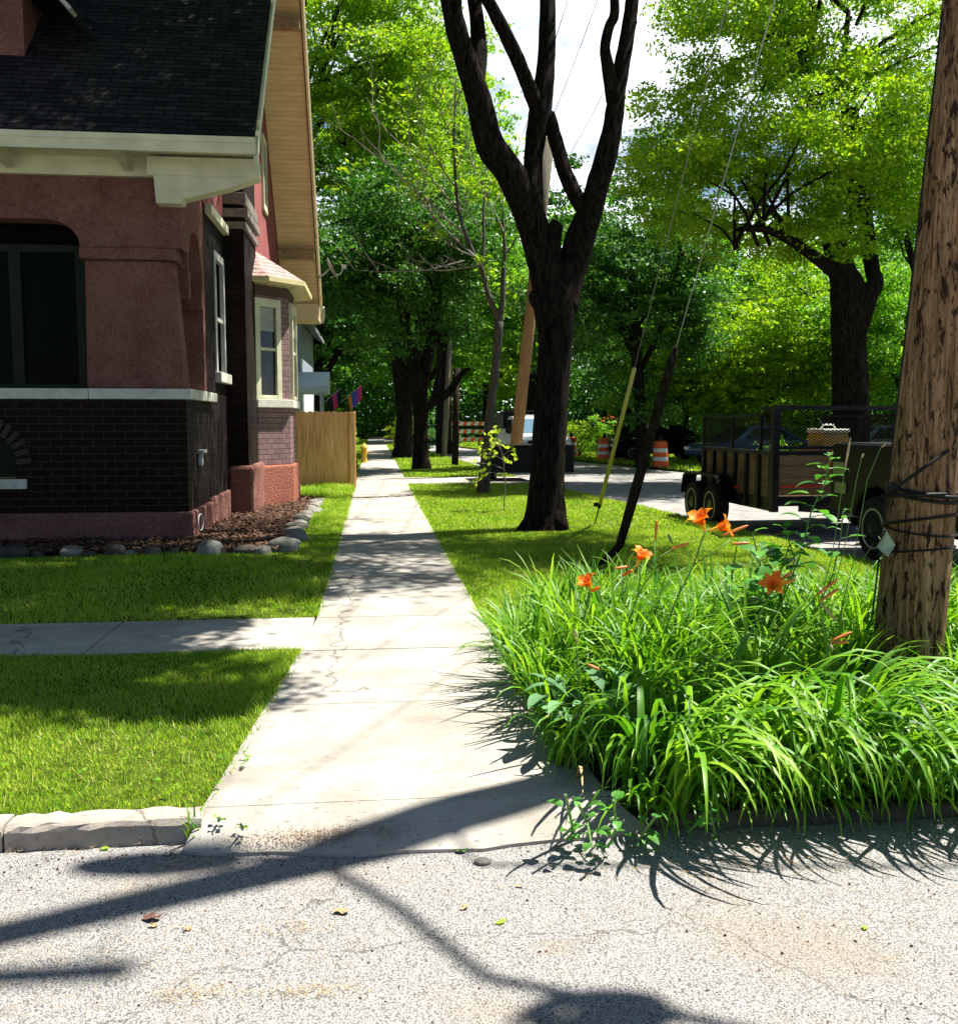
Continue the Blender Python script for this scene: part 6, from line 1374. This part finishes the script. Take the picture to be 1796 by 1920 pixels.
# ------------------------------------------------------------------ litter on the asphalt
def crumpled(name, label, px, py, size, mat, seed, group=None, z=ROADZ):
    R = random.Random(seed); c = G(px, py, z + .004); mb = MB(); n = 9; vs = [(c.x, c.y, c.z + size * .12)]
    for k in range(n):
        a = 2 * math.pi * k / n; rr = size * R.uniform(.35, 1.0); vs.append((c.x + rr * math.cos(a), c.y + .75 * rr * math.sin(a), c.z + size * R.uniform(0, .4)))
    mb.add(vs, [(0, 1 + k, 1 + (k + 1) % n) for k in range(n)]); o = mb.build(name, M[mat], loc=tuple(c)); tag(o, label, 'leaf', group); return o
for i, (x, y, s, m_, lab) in enumerate([(640, 1710, .035, 'deadleaf', 'curled tan leaf lying on the asphalt in the middle'), (872, 1702, .025, 'deadleaf', 'small tan leaf on the asphalt below the kerb ramp'), (285, 1722, .04, 'deadleafb', 'dark brown leaf on the tree shadow across the asphalt'),
    (290, 1735, .022, 'deadleaf', 'yellow leaf touching the dark brown leaf'), (975, 1662, .018, 'deadleaf', 'yellow scrap of leaf below the trailing weed'), (940, 1730, .022, 'grass', 'green curled leaf right of the two tan leaves'), (222, 1578, .03, 'deadleaf', 'orange brown leaf at the foot of the left kerb'), (196, 1592, .03, 'grass', 'yellow green leaf beside the orange brown leaf'),
    (868, 1597, .04, 'stalk', 'green leaf on the shaded end of the kerb ramp'), (1310, 1592, .02, 'deadleaf', 'pale leaf near the kerb right of the trailing weed'), (1620, 1740, .016, 'grass', 'tiny green leaf far right on the asphalt'), (352, 1742, .02, 'deadleaf', 'small pale leaf right of the dark brown leaf')]):
    crumpled('fallen_leaf', lab, x, y, s, m_, i, 'leaves fallen on the asphalt')
def strawtuft(label, px, py, n, sx, sy, seed):
    c = G(px, py, ROADZ + .003); x = rng.normal(0, sx, n); y = rng.normal(0, sy, n); a = rng.uniform(0, np.pi, n); L = rng.uniform(.015, .045, n); w_ = .0007; n = n; z = rng.uniform(.001, .014, n)
    d = np.stack([np.cos(a) * L / 2, np.sin(a) * L / 2, rng.uniform(-.004, .004, n)], 1); q = np.stack([-np.sin(a) * w_, np.cos(a) * w_, np.zeros(n)], 1); p_ = np.stack([x + c.x, y + c.y, z + c.z], 1)
    v = np.stack([p_ - d - q, p_ + d - q, p_ + d + q, p_ - d + q], 1).reshape(-1, 3); o = mesh_np('grass_clippings', v, [np.arange(n)[:, None] * 4 + np.arange(4)], M['deadleaf'], loc=(c.x, c.y, c.z)); tag(o, label, 'clippings', kind='stuff')
for a in [('straw scraps on the asphalt below the curled leaf', 570, 1742, 120, .05, .03, 1), ('straw scraps at the lower left of the asphalt', 370, 1862, 160, .05, .02, 2), ('straw scraps at the bottom middle of the asphalt', 570, 1862, 200, .07, .015, 3),
          ('dry clippings along the foot of the left kerb', 30, 1590, 500, .25, .03, 4), ('loose clippings spread over the left asphalt', 200, 1800, 500, .35, .08, 5), ('dry clippings under the right kerb', 1400, 1620, 500, .5, .04, 6), ('brown litter on the right asphalt', 1560, 1700, 600, .35, .16, 7)]: strawtuft(a[0], a[1], a[2], a[3] // 2, a[4] * 1.3, a[5] * 1.3, a[6])
c = G(905, 1619, ROADZ); mb = MB(); mb.blob((c.x, c.y, c.z + .008), (.035, .022, .014), seed=4, rough=.1); o = mb.build('pebble', M['rock'], smooth=True, loc=tuple(c)); tag(o, 'flat grey stone lying on the asphalt below the kerb ramp', 'stone')
n = 2600; c = G(620, 1560, -.02); x = rng.normal(c.x, .20, n); y = rng.normal(c.y, .03, n); cc = np.stack([x, y, np.full(n, 0.0)], 1); cc[:, 2] = .014 - .088 * np.clip((3.925 - y) / .32, 0, 1) ** 1.3 + .004
v, f = leaf_verts(cc, .006, up=2, elong=.8); o = mesh_np('ramp_dirt', v, [f], plain('washed_dirt', (.30, .20, .12), .95, var=.4, scale=40)); tag(o, 'brown dirt washed onto the middle of the kerb ramp', 'dirt', kind='stuff')
# grit in the gutter
n = 2600; x = rng.uniform(-4, 5, n); y = np.where(rng.random(n) < .6, 3.72 - rng.exponential(.07, n), rng.uniform(1.9, 3.7, n)); s = rng.uniform(.002, .006, n)
c = np.stack([x, y, np.full(n, ROADZ + .002)], 1); v, f = leaf_verts(c, .011, up=.3, elong=.8); o = mesh_np('gutter_grit', v, [f], M['chip']); tag(o, 'scattered grit and crumbs on the asphalt along the kerbs', 'grit', kind='stuff')
